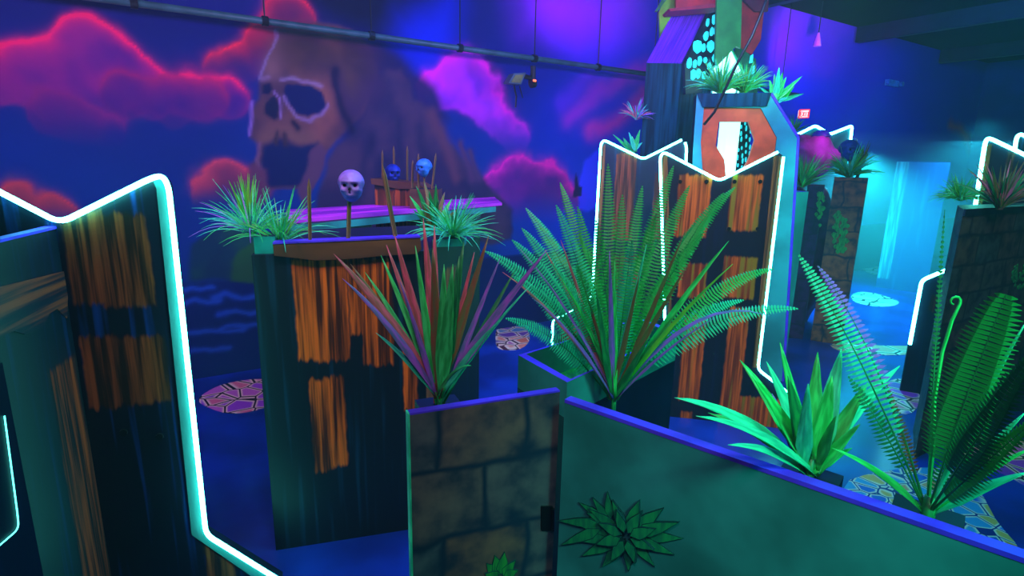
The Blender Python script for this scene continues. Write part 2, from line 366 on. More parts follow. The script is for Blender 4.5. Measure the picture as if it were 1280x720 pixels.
stroke([(343, 42), (333, 68), (323, 94)], 0.0155, (150, 125, 160), a=.6)
stroke([(325, 96), (334, 94)], 0.0248, (165, 135, 165), a=.36); stroke([(351, 96), (364, 92), (385, 99), (404, 110)], 0.0217, (165, 135, 165), a=.6)
stroke([(357, 120), (362, 136), (374, 148), (388, 153), (402, 143), (409, 130)], 0.0186, (155, 125, 165), a=.6)
stroke([(341, 112), (352, 125), (352, 150)], 0.0155, (150, 115, 160), a=.8); stroke([(313, 130), (309, 165)], 0.0186, (150, 110, 170), a=.8)
stroke([(322, 178), (318, 198), (326, 214)], 0.0248, (130, 90, 110), a=.8)
stroke([(368, 155), (372, 160)], .03, (30, 20, 60)); stroke([(345, 165), (345, 178)], .03, (70, 50, 66)); stroke([(356, 166), (357, 178)], .03, (70, 50, 66))
fill([(308, 232), (314, 205), (330, 210), (336, 240), (320, 262), (306, 260)], (110, 62, 88), .04)
fill([(368, 240), (388, 185), (400, 178), (408, 190), (395, 225), (380, 262)], (104, 68, 92), .03)
# sea, island, moon
HZ = (W(250, 352)[1]+W(700, 268)[1])/2
zs = W(250, 352)[1]
t = sst(-V, -zs-.02, -zs+.03); blend(t*.96, L3((0, 46, 96)))
blend(sst(-V, -zs+.25, -zs+1.2)*.6, L3((0, 60, 110)))
blend(t*sst(U, W(520, 300)[0], W(680, 300)[0])*.9, L3((6, 16, 92)))
fill([(236, 352), (240, 305), (262, 288), (300, 284), (318, 295), (330, 352)], (34, 92, 74), .04, .95, (20, 66, 80))
fill([(286, 352), (300, 318), (322, 300), (345, 330), (350, 356)], (46, 104, 60), .03, .95); stroke([(262, 340), (285, 305), (306, 290)], .04, (20, 60, 80), a=.7)
for (x, y, l) in ((288, 372, 26), (300, 390, 30), (250, 380, 20), (268, 415, 34), (298, 408, 22), (255, 440, 30), (245, 365, 16)):
    stroke([(x-l, y+2), (x-l/3, y-3), (x+l/3, y), (x+l, y-3)], .03, (50, 110, 190), a=.6)
fill([(722, 262), (724, 225), (732, 198), (745, 188), (765, 190), (778, 225), (775, 262)], (75, 80, 235), .04, .9)
fill([(714, 246), (717, 228), (720, 218), (723, 232), (728, 234), (728, 246)], (18, 20, 70), .015, .95)
for c_ in (((1188, 156), (1200, 160), (1210, 172)), ((1208, 172), (1214, 190), (1224, 196), (1232, 206)), ((1270, 160), (1290, 165))):
    stroke(list(c_), .14, (235, 60, 110), a=.9)
# painted rock at far left bottom
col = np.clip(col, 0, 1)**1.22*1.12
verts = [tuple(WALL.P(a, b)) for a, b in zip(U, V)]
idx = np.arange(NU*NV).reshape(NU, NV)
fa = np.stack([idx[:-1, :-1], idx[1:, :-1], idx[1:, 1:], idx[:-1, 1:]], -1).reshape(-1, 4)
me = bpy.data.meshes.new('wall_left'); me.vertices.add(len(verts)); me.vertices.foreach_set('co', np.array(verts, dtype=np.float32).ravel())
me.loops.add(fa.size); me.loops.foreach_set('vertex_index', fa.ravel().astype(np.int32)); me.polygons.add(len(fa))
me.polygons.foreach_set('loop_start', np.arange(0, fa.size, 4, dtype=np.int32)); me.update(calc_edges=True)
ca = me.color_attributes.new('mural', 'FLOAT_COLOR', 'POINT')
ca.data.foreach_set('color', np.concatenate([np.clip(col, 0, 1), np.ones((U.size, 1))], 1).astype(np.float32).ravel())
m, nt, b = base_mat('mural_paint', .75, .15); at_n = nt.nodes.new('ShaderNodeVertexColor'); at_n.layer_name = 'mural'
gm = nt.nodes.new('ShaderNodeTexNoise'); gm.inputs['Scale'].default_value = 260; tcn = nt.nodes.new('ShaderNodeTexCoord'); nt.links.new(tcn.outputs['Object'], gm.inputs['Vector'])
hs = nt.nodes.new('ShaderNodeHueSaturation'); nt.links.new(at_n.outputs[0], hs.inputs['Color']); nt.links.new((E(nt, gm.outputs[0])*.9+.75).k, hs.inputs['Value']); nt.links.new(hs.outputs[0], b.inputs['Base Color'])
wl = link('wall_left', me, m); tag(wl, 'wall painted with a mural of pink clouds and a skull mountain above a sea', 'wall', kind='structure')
if me.polygons[0].normal.dot(WALL.n) < 0: me.flip_normals()
# right wall, floor, ceiling
d2 = Vector((wd.y, -wd.x, 0)); rA = wB; rB = wB+d2*18
bw = MB(); pr = Plane(rA, rB); bw.add([pr.P(0, 0), pr.P(pr.L, 0), pr.P(pr.L, WZ), pr.P(0, WZ)], [(0, 1, 2, 3)], uv=[(0, 0), (1, 0), (1, 1), (0, 1)])
tag(bw.build('wall_right', plain('blue_wall_paint', (20, 45, 150), .8, scale=1)), 'plain blue wall at the far right', 'wall', kind='structure')
m_floor, nt, b = base_mat('floor_paint', .28, .5); tc = nt.nodes.new('ShaderNodeTexCoord'); n = nt.nodes.new('ShaderNodeTexNoise'); n.inputs['Scale'].default_value = 1.3; n.inputs['Detail'].default_value = 5
nt.links.new(tc.outputs['Object'], n.inputs['Vector']); nt.links.new(mix(nt, E(nt, n.outputs[0]).step(.35, .65), lin((8, 35, 120)), lin((14, 55, 165))), b.inputs['Base Color'])
cs = [wA, wB, rB, rB-wd*30]
fl = MB().add([(p[0], p[1], 0) for p in cs]+[(p[0], p[1], -.1) for p in cs], [(0, 1, 2, 3), (4, 7, 6, 5), (0, 4, 5, 1), (1, 5, 6, 2), (2, 6, 7, 3), (3, 7, 4, 0)])
tag(fl.build('floor', m_floor), 'smooth blue painted floor', 'floor', kind='structure')
cl = MB().add([(p[0], p[1], WZ) for p in cs]+[(p[0], p[1], WZ+.1) for p in cs], [(3, 2, 1, 0), (4, 5, 6, 7), (0, 4, 5, 1), (1, 5, 6, 2), (2, 6, 7, 3), (3, 7, 4, 0)])
tag(cl.build('ceiling', plain('ceiling_paint', (5, 4, 22), .95, spec=0)), 'black painted ceiling', 'ceiling', kind='structure')
for i, k in enumerate((10.5, 14.5, 18.5, 22.5)):
    a = wA+wd*k; p = MB(); q = a+d2*9
    p.box(((a.x+q.x)/2, (a.y+q.y)/2, WZ-.17), ((q-a).length-.1, .16, .3), math.atan2(d2.y, d2.x))
    tag(p.build('trim_%d' % (i+1), M_DARK), 'dark ceiling beam', 'beam', 'ceiling beams', 'structure')

# pipe along the wall
def wpt(px, py, off):
    r = ray(px, py); A = WALL.A+WALL.n*off; t = (A-CAM).dot(WALL.n)/r.dot(WALL.n); return CAM+r*t
pz = wpt(400, 36, .35).z
pp = thing('sprinkler_pipe', wpt(140, 0, .35), 'long thin pipe hung under the ceiling in front of the mural', 'pipe')
ends = [wpt(-150, 20, .35), wpt(1000, 100, .35)]
for e_ in ends: e_.z = pz
MB().tube(ends, .035).build('pipe', plain('pipe_paint', (50, 90, 90), .4), pp, True)
ax = (ends[1]-ends[0]); n_ = 11
hg = MB(); 
for i in range(n_):
    q = ends[0]+ax*((i+.5)/n_); h = MB().tube([q, (q.x, q.y, WZ)], .008, 6); h.tube([q-ax.normalized()*.03, q+ax.normalized()*.03], .05, 10); h.build('pipe_hanger', M_BLACK, pp)
for px_, py_ in ((248, 0), (541, 40), (603, 50), (662, 60)):
    pass

# ================================================================ LED boards
M_GBAND = plain('pale_glow_band', (60, 110, 115), .5, var=.1)  # pale band added beside the near LED to catch its glow
def board(name, label, A, B, outline, led_pts, patches, foot=0.0, group=None, led_r=.012, mat_kw={}, trims=(), strip=None, thick=.05, round_idx=(), bolts=(), led_mat=None, ledoff=.012, glow_band=()):
    pl = Plane(A, B)
    poly = [pl.hit(*p) if not isinstance(p, dict) else (pl.hit(*p['p'])[0], p['z']) for p in outline]
    poly = rounded(poly, round_idx, .06)
    t = thing(name, pl.P(pl.L/2, min(p[1] for p in poly)), label, 'panel', group)
    pt = []
    for (x0, y0, x1, y1) in patches:
        a = pl.hit(x0, y1); b_ = pl.hit(x1, y0); pt.append((min(a[0], b_[0]), max(a[0], b_[0]), min(a[1], b_[1]), max(a[1], b_[1])))
    m = wood_paint(name+'_paint', pt, **mat_kw)
    bo_ = MB().prism(pl, poly, 0, -thick, 0, 1).build('board', [m, M_DARK], t)
    for path in led_pts:
        q = [pl.hit(*p) for p in path]; q = rounded(q, [i for i in range(1, len(q)-1)], .05)
        q = [pl.P(a[0], a[1], ledoff) for a in q]
        if len(q) > 1: MB().tube(q, led_r, 8).build('led_strip', led_mat or M_LED, t, True)
    for ch in glow_band:
        q = [pl.hit(*p) for p in ch]; MB().prism(pl, q, .006, .0005).build('led_glow_band', M_GBAND, t)
    for tr in trims:
        q = [pl.hit(*p) for p in tr]; MB().prism(pl, q, .012, .0005).build('edge_trim', M_EDGE, t)
    for bp in bolts:
        a = pl.hit(*bp); c_ = pl.P(a[0], a[1], .0); r_ = .018
        MB().tube([c_+pl.n*.0, c_+pl.n*.012], r_, 10).build('bolt', M_BLACK, bo_)
    return t, pl
def clipdown(px, py, y2):  # follow an upright line down the image
    k = (575-px)/(3310-py); return (px+k*(y2-py), y2)

# near left M board
LA = at(78, 280, 2.6); LB = at(205, 222, 2.72)
board('neon_m_panel', 'large dark wood panel at the left with a teal light strip along its zigzag top', LA, LB,
    [(-60, 210), (78, 281), (192, 223), (206, 221), (212, 232), (258, 664), (352, 722), {'p': (352, 722), 'z': 0}, {'p': (-60, 720), 'z': 0}],
    [[(-60, 206), (79, 278), (190, 223), (205, 219), (213, 232), (259, 664), (355, 724)]],
    [(92, 262, 128, 382), (130, 268, 182, 386), (112, 418, 142, 512), (140, 418, 206, 508), (262, 670, 290, 760)],
    mat_kw=dict(hi=(150, 72, 36), lo=(36, 20, 16), seed=1, sx=30, base=(6, 12, 34), streak=(16, 70, 165)), led_r=.0125, round_idx=(3,), ledoff=.03, glow_band=(((192, 226), (206, 224), (211, 234), (257, 664), (351, 722), (318, 722), (240, 668), (196, 236)),), bolts=((155, 540), (200, 545)))
# board coming forward from it
SZ = LA.z-.01; sA = at_z(78, 281, SZ)+Vector((0, -.02, 0)); sB = at_z(0, 299, SZ); sB = sB+(sB-sA)*1.4
pl = Plane(sA, sB)
t = thing('plank_wall', pl.P(pl.L/2, 0), 'dark board with a flat blue top edge joined to the large zigzag light panel', 'panel')
pt = []
for (x0, y0, x1, y1) in ((-60, 345, 84, 412),):
    a = pl.hit(x0, y0); b_ = pl.hit(x1, y1); pt.append((min(a[0], b_[0]), max(a[0], b_[0]), min(a[1], b_[1])+.02, max(a[1], b_[1])-.02))
a = pl.hit(97, 440); b_ = pl.hit(55, 440); pt.append((a[0], b_[0], -.2, a[1])); c_ = pl.hit(10, 345); 
MB().prism(pl, [(0, 0), (pl.L, 0), (pl.L, SZ-.012), (0, SZ-.012)], 0, -.04).build('board', wood_paint('side_board_paint', pt[1:], hi=(185, 54, 28), lo=(16, 10, 26), seed=4, sx=40, base=(5, 10, 34), streak=(10, 34, 90)), t)
q = [pl.hit(*p) for p in ((84, 338), (84, 352), (82, 398), (70, 386), (60, 392), (52, 410), (30, 418), (15, 414), (-80, 452), (-80, 378))]
MB().prism(pl, q, .006, .0005).build('plank', wood_paint('side_plank_paint', [(-99, 99, -99, 99)], hi=(165, 58, 40), lo=(14, 12, 40), seed=14, sx=30, horiz=True), t)
MB().prism(pl, [(0, SZ-.012), (pl.L, SZ-.012), (pl.L, SZ), (0, SZ)], .004, -.045).build('top_edge', M_RIM, t)
# low panel at the frame's left edge
pA = at(57, 722, 1.55); pB = at(-60, 720, 1.30); pl = Plane(pA, pB); zt = pl.hit(3, 453)[1]
t = thing('corner_panel', pl.P(pl.L/2, 0), 'dark low panel with a thin teal light line at the bottom left corner', 'panel')
sx_ = pl.hit(3, 453)[0]
MB().prism(pl, [(sx_, 0), (pl.L+.3, 0), (pl.L+.3, zt), (sx_, zt)], 0, -.04, 0, 1).build('board', [wood_paint('corner_paint', [], seed=8, base=(6, 18, 44), streak=(12, 50, 90)), M_DARK], t)
q = rounded([pl.hit(*p) for p in ((-12, 690), (22, 661), (20, 640), (4, 520))], [1], .02)
MB().tube([pl.P(a[0], a[1], .004) for a in q], .0022, 6).build('led_strip', emit('led_dim', LEDC, 4), t)

# board 2 (nearer of the central pair)
A = at(828, 191, 5.3); B = at(975, 191, 5.1)
ck = clipdown
board('neon_m_panel', 'tall orange and black wood panel with teal lit zigzag top directly behind the fern', A, B,
    [(826, 194), (832, 190), (899, 226), (972, 190), (978, 194), (947, 461), (984, 489), {'p': (984, 489), 'z': 0}, {'p': (800, 489), 'z': 0}, (800, 489), (836, 461)],
    [[(833, 470), (825, 196), (830, 190), (899, 226), (972, 190)], [(979, 196), (947, 461), (983, 489)]],
    [(842, 219, 891, 296), (908, 219, 955, 288), (900, 322, 948, 372), (846, 330, 885, 372), (846, 396, 884, 500), (893, 385, 938, 560), (846, 515, 866, 562), (905, 500, 985, 600)],
    mat_kw=dict(hi=(235, 105, 30), lo=(120, 40, 12), seed=31, sx=26, base=(8, 12, 36), streak=(10, 20, 60), tint=(150, 120, 25), amp=.03),
    trims=[((827, 197), (834, 193), (842, 460), (838, 461)), ((967, 194), (977, 196), (947, 459), (940, 459))], led_r=.012,
    bolts=((850, 227), (883, 227), (918, 227), (950, 227), (911, 286), (947, 286)))
# board 1 behind
A = at(753, 176, 6.5); B = at(854, 176, 6.4)
board('neon_m_panel', 'wood panel with teal lit zigzag top standing behind and left of the fern-side panel', A, B,
    [(750, 180), (755, 175), (804, 199), (852, 175), (857, 180), (848, 370), (848, 400), {'p': (848, 400), 'z': 0}, {'p': (689, 448), 'z': 0}, (690, 401), (741, 372)],
    [[(689, 460), (691, 401), (740, 372), (751, 180), (755, 175), (804, 199), (852, 175)], [(856, 178), (858, 184), (856, 235)]],
    [(764, 192, 797, 300), (812, 215, 840, 300), (700, 405, 735, 440), (760, 320, 800, 420)],
    mat_kw=dict(hi=(150, 70, 35), lo=(60, 26, 18), seed=41, sx=22, base=(6, 22, 46), streak=(10, 60, 90)),
    trims=[((752, 184), (757, 180), (748, 371), (743, 372))], led_r=.013)
# far M
A = at(985, 176, 10.2); B = at(1066, 158, 10.0)
board('neon_m_panel', 'small far teal lit zigzag outline above the purple boulder', A, B,
    [(985, 176), (1020, 158), (1037, 169), (1065, 157), (1063, 230), {'p': (1062, 230), 'z': 0}, {'p': (990, 230), 'z': 0}],
    [[(985, 174), (1019, 157), (1037, 168), (1065, 157), (1062, 182)]], [],
    mat_kw=dict(base=(10, 70, 90), streak=(10, 90, 110), seed=3), led_r=.022, led_mat=M_LEDF)
# right M pair
A = at(1234, 173, 5.9); B = at(1340, 176, 5.6)
board('neon_m_panel', 'teal lit zigzag panel at the right behind the brown leafed plant', A, B,
    [(1231, 178), (1235, 172), (1292, 199), (1345, 172), (1330, 400), {'p': (1310, 480), 'z': 0}, {'p': (1136, 430), 'z': 0}, (1137, 424), (1152, 350), (1208, 325)],
    [[(1137, 430), (1152, 350), (1188, 335), (1208, 326), (1231, 178), (1235, 172), (1292, 199), (1345, 172)]],
    [(1245, 190, 1270, 260), (1160, 370, 1172, 390)], mat_kw=dict(hi=(120, 60, 50), lo=(40, 20, 24), seed=6, base=(10, 22, 50), streak=(14, 50, 80)),
    trims=[((1232, 181), (1240, 180), (1216, 320), (1210, 324))], led_r=.018)
A = at(1267, 184, 7.0); B = at(1340, 176, 6.8)
board('neon_m_panel', 'second lit zigzag panel partly cut off by the right edge of the frame', A, B,
    [(1270, 172), (1275, 167), (1320, 190), (1345, 176), (1340, 300), {'p': (1330, 420), 'z': 0}, {'p': (1255, 420), 'z': 0}],
    [[(1262, 230), (1270, 172), (1275, 167), (1320, 190), (1345, 176)]], [], mat_kw=dict(seed=9), led_r=.02)
# ================================================================ solid block helper: upright prism over a plan polygon
def block(name, plan, z0, z1, mats, parent=None, facem=None):
    """mats list; facem gives a material index per side face; the top takes the last material"""
    n = len(plan); mb = MB(); 
    c = sum((Vector((p[0], p[1])) for p in plan), Vector((0, 0)))/n
    for i in range(n):
        a, b = plan[i], plan[(i+1) % n]; L = math.hypot(b[0]-a[0], b[1]-a[1])
        mb.add([(a[0], a[1], z0), (b[0], b[1], z0), (b[0], b[1], z1), (a[0], a[1], z1)], [(0, 1, 2, 3)], facem[i] if facem else 0, [(0, z0), (L, z0), (L, z1), (0, z1)])
    for z in (z0, z1): mb.add([(p[0], p[1], z) for p in plan], [tuple(range(n))], len(mats)-1, [(p[0], p[1]) for p in plan])
    o = mb.build(name, mats, parent)
    bm = bmesh.new(); bm.from_mesh(o.data); bmesh.ops.remove_doubles(bm, verts=bm.verts, dist=1e-5); bmesh.ops.recalc_face_normals(bm, faces=bm.faces); bm.to_mesh(o.data); bm.free()
    return o
# ---------------- wooden crate tower with pickets
cA = at_z(345, 688, 0); cB = at_z(517, 661, 0); CP = Plane(cA, cB); ctz = CP.hit(317, 310)[1]
a = CP.hit(530, 300); cB = CP.P(a[0], 0); 
cC = at(600, 318, cB.y+.75); cC.z = 0; cD = cC+Vector((-.35, .7, 0)); cE = cA+(-CP.n)*1.1+CP.e*.05
t = thing('crate_tower', CP.P(CP.L/2, 0), 'tall dark wooden block with orange wood grain streaks and a brown cap, left of centre', 'tower')
def pat(pl, rects):
    out = []
    for (x0, y0, x1, y1) in rects:
        a = pl.hit(x0, y1); b = pl.hit(x1, y0); out.append((min(a[0], b[0]), max(a[0], b[0]), min(a[1], b[1]), max(a[1], b[1])))
    return out
CP2 = Plane(cB, cC)
mcr = wood_paint('crate_paint', pat(CP, [(373, 322, 402, 452), (398, 322, 433, 452), (438, 318, 452, 420), (455, 322, 490, 458), (393, 472, 412, 590), (410, 468, 430, 585), (505, 420, 522, 515)]), hi=(255, 100, 26), lo=(70, 20, 12), seed=51, sx=30, base=(6, 16, 34), streak=(10, 62, 95))
mcr2 = wood_paint('crate_side_paint', pat(CP2, [(532, 400, 552, 520), (556, 330, 575, 400)]), hi=(190, 85, 30), lo=(90, 32, 16), seed=52, sx=22, base=(4, 9, 26), streak=(6, 26, 56))  # darker than the front paint: shade put in against the LED light
block('body', [cA, cB, cC, cD, cE], 0, ctz-.04, [mcr, mcr2, M_DARK], t, [0, 1, 1, 2, 2])
# brown wavy cap board
caps = [CP.hit(x, y) for x, y in ((342, 303), (400, 301), (460, 299), (524, 294), (526, 310), (520, 316), (480, 318), (440, 322), (395, 324), (372, 321), (344, 318))]
MB().prism(CP, rounded(caps, (5, 7, 9), .03), .045, .003).build('cap_board', M_CAP, t)
tp = [CP.hit(342, 303)[0], CP.hit(524, 296)[0]]
zl, zr = CP.hit(342, 303)[1], CP.hit(524, 295)[1]
MB().prism(CP, [(tp[0], zl-.004), (tp[1], zr-.004), (tp[1], zr+.006), (tp[0], zl+.006)], .05, -.05).build('cap_ledge', M_RIM, t)
M_PLB = plain('teal_planter', (30, 150, 140), .3)
def planter_box(px0, px1, py, off, h, label):
    s0, _ = CP.hit(px0, py); s1, _ = CP.hit(px1, py); n_ = CP.n
    p0 = CP.P(s0, 0, -.03); p1 = CP.P(s1, 0, -.03); q = -n_*.22
    t_ = thing('planter_box', (p0+p1)/2+Vector((0, 0, ctz-.04)), label, 'planter')
    block('box', [p0, p1, p1+q, p0+q], ctz-.04, ctz-.04+h, [M_PLB, M_DARK], t_)
    return t_
planter_box(316, 343, 300, 0, .10, 'translucent teal planter on the left top corner of the crate tower')
# ---------------- pickets and skulls
def picket(px, py, bx, by, Y, r, label, name='wooden_picket', cat='picket', group=None, zb=None, tipsharp=True):
    a = at(bx, by, Y); b = at(px, py, Y+(.0)); 
    if zb is not None: a.z = zb
    d = (b-a)
    pts = [a, a+d*.88, b] if tipsharp else [a, b]
    o = MB().tube([tuple(p) for p in pts], [r, r, r*.15] if tipsharp else [r, r], 8).build(name, M_PICK)
    tag(o, label, cat, group); return o, b
cy = (CP.P(CP.hit(437, 300)[0], 0, .0)).y
picket(386, 223, 387, 301, CP.P(CP.hit(386, 300)[0], 0, 0).y+.0, .011, 'upright sharpened wooden picket on the crate tower left of the mounted skull', zb=ctz-.04)
picket(478, 206, 497, 294, CP.P(CP.hit(497, 295)[0], 0, 0).y+.0, .014, 'thick leaning sharpened picket on the crate tower right of the mounted skull', zb=ctz-.04)
def skull(loc, w, rz, rx, mat, label, name='skull', group=None):
    """sculpted skull: cranium, brow, eye sockets, nose hole, cheekbones and teeth"""
    NU_, NV_ = 56, 44; vs = []; 
    for i in range(NV_+1):
        th = math.pi*i/NV_
        for j in range(NU_):
            ph = 2*math.pi*j/NU_; x = math.sin(th)*math.sin(ph); y = -math.sin(th)*math.cos(ph); z = math.cos(th)
            r = Vector((x*.50, y*.62, z*.52)); 
            f = max(0, -y)
            if z < 0:
                k = -z; r.x *= 1-.30*k*(1 if y < .2 else .7); 
                if y < .1 and z < -.35: r.x *= 1+.75*(-z-.35)
                if y < .15: r.z *= 1+.38*k; r.y = r.y*(1-.05*k)
                else: r.z *= 1-.35*k
            # features by angle on the face
            def g(cx, cz, sx, sz): return math.exp(-((x-cx)/sx)**2-((z-cz)/sz)**2)*(1 if y < 0 else 0)
            r.y += .26*max(g(.37, -.10, .17, .15), g(-.37, -.10, .17, .15))
            r.y += .20*g(0, -.40, .09, .14)
            r.y -= .07*g(.36, .16, .26, .09)+.07*g(-.36, .16, .26, .09)
            r.x += (.07*g(.62, -.38, .16, .13)-.07*g(-.62, -.38, .16, .13)); r.y -= .05*(g(.5, -.42, .2, .12)+g(-.5, -.42, .2, .12))
            r.y -= .06*g(0, -.72, .35, .16)
            if y < -.1 and -.86 < z < -.68: r.y += .018*(1 if int((x+1)*16) % 2 else 0)
            if y < -.1: r.y += .05*g(0, -.77, .4, .018)
            if abs(x) > .5: r.x -= .05*math.copysign(1, x)*math.exp(-((y+.35)/.2)**2-((z+.05)/.22)**2)
            vs.append(r*w)
    fs = [(i*NU_+j, i*NU_+(j+1) % NU_, (i+1)*NU_+(j+1) % NU_, (i+1)*NU_+j) for i in range(NV_) for j in range(NU_)]
    mb = MB().add(vs, fs); me_o = thing(name, loc, label, 'skull', group)
    o = mb.build('cranium', mat, me_o, True); o.matrix_parent_inverse = Matrix.Identity(4)
    ey = MB()
    for sx in (-1, 1):
        c = Vector((sx*.185, -.36, -.05))*w; q = []
        for i in range(9):
            for j in range(12):
                a = math.pi*i/8; p_ = 2*math.pi*j/12; q.append(c+Vector((math.sin(a)*math.cos(p_)*.14, math.cos(a)*.06, math.sin(a)*math.sin(p_)*.12))*w)
        ey.add(q, [(i*12+j, i*12+(j+1) % 12, (i+1)*12+(j+1) % 12, (i+1)*12+j) for i in range(8) for j in range(12)])
    nb_ = MB(); nb_.add([Vector((0, -.60, -.12))*w, Vector((-.06, -.58, -.25))*w, Vector((0, -.62, -.22))*w, Vector((.06, -.58, -.25))*w, Vector((0, -.42, -.2))*w], [(0, 1, 2), (0, 2, 3), (0, 4, 1), (0, 3, 4), (1, 4, 2), (2, 4, 3)])
    e = nb_.build('nose_hole', M_BLACK, o); e.matrix_parent_inverse = Matrix.Identity(4)
    e = ey.build('eye_socket', M_BLACK, o, True); e.matrix_parent_inverse = Matrix.Identity(4)
    me_o.rotation_euler = (rx, 0, rz); return me_o
M_SKV = plain('skull_violet', (165, 110, 215), .4, var=.3, scale=14)
M_SKB = plain('skull_blue', (60, 130, 210), .4, var=.4, scale=14)
M_SKD = plain('skull_dark_blue', (30, 50, 150), .45, var=.3, scale=14)
po, pb = picket(437, 238, 434, 298, CP.P(CP.hit(434, 298)[0], 0, 0).y, .013, 'wooden pole holding up the violet skull', 'skull_pole', 'pole', zb=ctz-.04, tipsharp=False)
sk = at(439, 229, pb.y); skull(sk+Vector((0, 0, .0)), .150, .15, 0, M_SKV, 'violet skull with dark eye sockets on a pole above the brown cap')
# purple slatted walkway behind
M_SLAT = wood_paint('purple_slat', [(-99, 99, -99, 99)], hi=(255, 60, 225), lo=(150, 25, 170), sx=12, horiz=True, seed=15)
t = thing('slatted_walkway', at_z(450, 275, 1.95), 'bright purple planked ledge running behind the crate tower', 'ledge')
zw = 1.99
for k in range(3):
    f0, f1 = k/3, (k+1)/3-.05
    l0, l1 = (360, 262), (356, 276); r0, r1 = (618, 246), (628, 254)
    lp = lambda a, b, f: (a[0]+(b[0]-a[0])*f, a[1]+(b[1]-a[1])*f)
    q = [at_z(*lp(l0, l1, f0), zw), at_z(*lp(r0, r1, f0), zw), at_z(*lp(r0, r1, f1), zw), at_z(*lp(l0, l1, f1), zw)]
    mb = MB(); mb.add([tuple(p) for p in q]+[(p.x, p.y, zw-.03) for p in q], [(0, 1, 2, 3), (7, 6, 5, 4), (0, 4, 5, 1), (1, 5, 6, 2), (2, 6, 7, 3), (3, 7, 4, 0)], uv=[(0, k), (2, k), (2, k+.1), (0, k+.1)]*2)
    mb.build('slat', M_SLAT, t)
q = [at_z(366, 264, zw), at_z(612, 248, zw), at_z(620, 255, zw), at_z(362, 277, zw)]
block('rail', q, zw-.09, zw-.03, [M_TEALP, M_DARK], t)
q2 = [at_z(400, 264, zw), at_z(464, 259, zw), at_z(464, 268, zw), at_z(400, 274, zw)]
block('wall', q2, 0, zw-.09, [wood_paint('walkway_paint', [(.3, .7, .4, 1.7)], hi=(90, 50, 40), lo=(30, 20, 26), seed=17), M_DARK], t)
# small far crate
fp = Plane(at(468, 228, 6.1), at(545, 234, 6.0)); A = fp.P(fp.hit(468, 228)[0], 0); B = fp.P(fp.hit(520, 231)[0], 0); q = -fp.n*.5; fz = fp.hit(490, 230)[1]
t = thing('crate_tower', (A+B)/2, 'smaller orange wood block with a brown cap beyond the purple walkway', 'tower')
block('body', [A, B, B+q, A+q], 0, fz, [wood_paint('far_crate_paint', pat(fp, [(470, 238, 492, 330), (495, 238, 520, 320)]), hi=(210, 95, 40), lo=(90, 34, 20), seed=61, sx=26, base=(10, 14, 36)), M_DARK], t)
MB().prism(fp, [fp.hit(*p) for p in ((465, 223), (522, 229), (535, 236), (500, 236), (466, 230))], .04, -.3).build('cap_board', M_CAP, t)
for i, (px, py, bx, by, lb) in enumerate([(478, 187, 478, 226, 'thin picket, leftmost of the far pickets behind the dark blue skull'), (492, 182, 493, 226, 'thin far picket rising just behind the dark blue skull'), (509, 182, 509, 228, 'thin far picket between the two far skulls'),
        (516, 200, 515, 236, 'sharpened far picket left of the light blue skull'), (523, 192, 523, 236, 'sharpened far picket touching the left side of the light blue skull'), (545, 191, 540, 236, 'sharpened far picket leaning right of the light blue skull')]):
    picket(px, py, bx, by, 5.85 if i > 2 else 6.3, .012, lb, group='far pickets', zb=fz-.02 if i < 3 else None)
skull(at(491, 215, 6.15), .165, .5, 0, M_SKD, 'dark blue skull resting on the small far crate')
skull(at(530, 208, 5.82), .15, -.6, 0, M_SKB, 'light blue skull among the pickets turned to the right')
picket(530, 214, 531, 240, 5.85, .01, 'short pole under the light blue skull', 'skull_pole', 'pole', tipsharp=False)
# block that carries the far right pickets
A = at(512, 236, 5.75); B = at(548, 238, 5.75); 
block_ = block('picket_stand', [(A.x, A.y), (B.x, B.y), (B.x, B.y+.3), (A.x, A.y+.3)], 0, A.z, [M_CAP, M_DARK]); tag(block_, 'narrow brown stand under the light blue skull and its pickets', 'stand')
# ---------------- foreground wall
gA = at(512, 517, 1.60); gz = gA.z; gB = at_z(700, 488, gz); g1 = at_z(706, 499, gz); g2 = at_z(1285, 699, gz)
GP = Plane(gA, gB); GQ = Plane(g1, g2)
t = thing('low_wall', GP.P(GP.L/2, 0), 'dark brown foreground wall panel with a violet top edge and a black hinge', 'wall panel')
mfw = brick_paint('dark_stone_paint', (135, 88, 74), (84, 92, 100), (22, 44, 66), .30, .26, 3, .05)
s1 = GP.hit(700, 560)[0]
s670 = GP.L
MB().prism(GP, [(0, 0), (s670, 0), (s670, gz-.006), (0, gz-.006)], 0, -.03, 0, 1).build('board', [mfw, M_DARK], t)
MB().prism(GP, [(0, gz-.006), (s670, gz-.006), (s670, gz), (0, gz)], .0, -.03).build('top_edge', M_RIM, t)
MB().prism(GP, [(-.006, 0), (0, 0), (0, gz), (-.006, gz)], .002, -.03).build('edge_strip', M_GT, t)
M_LDK = plain('painted_leaf_outline', (8, 60, 62), .6)  # dark outline drawn around each painted leaf
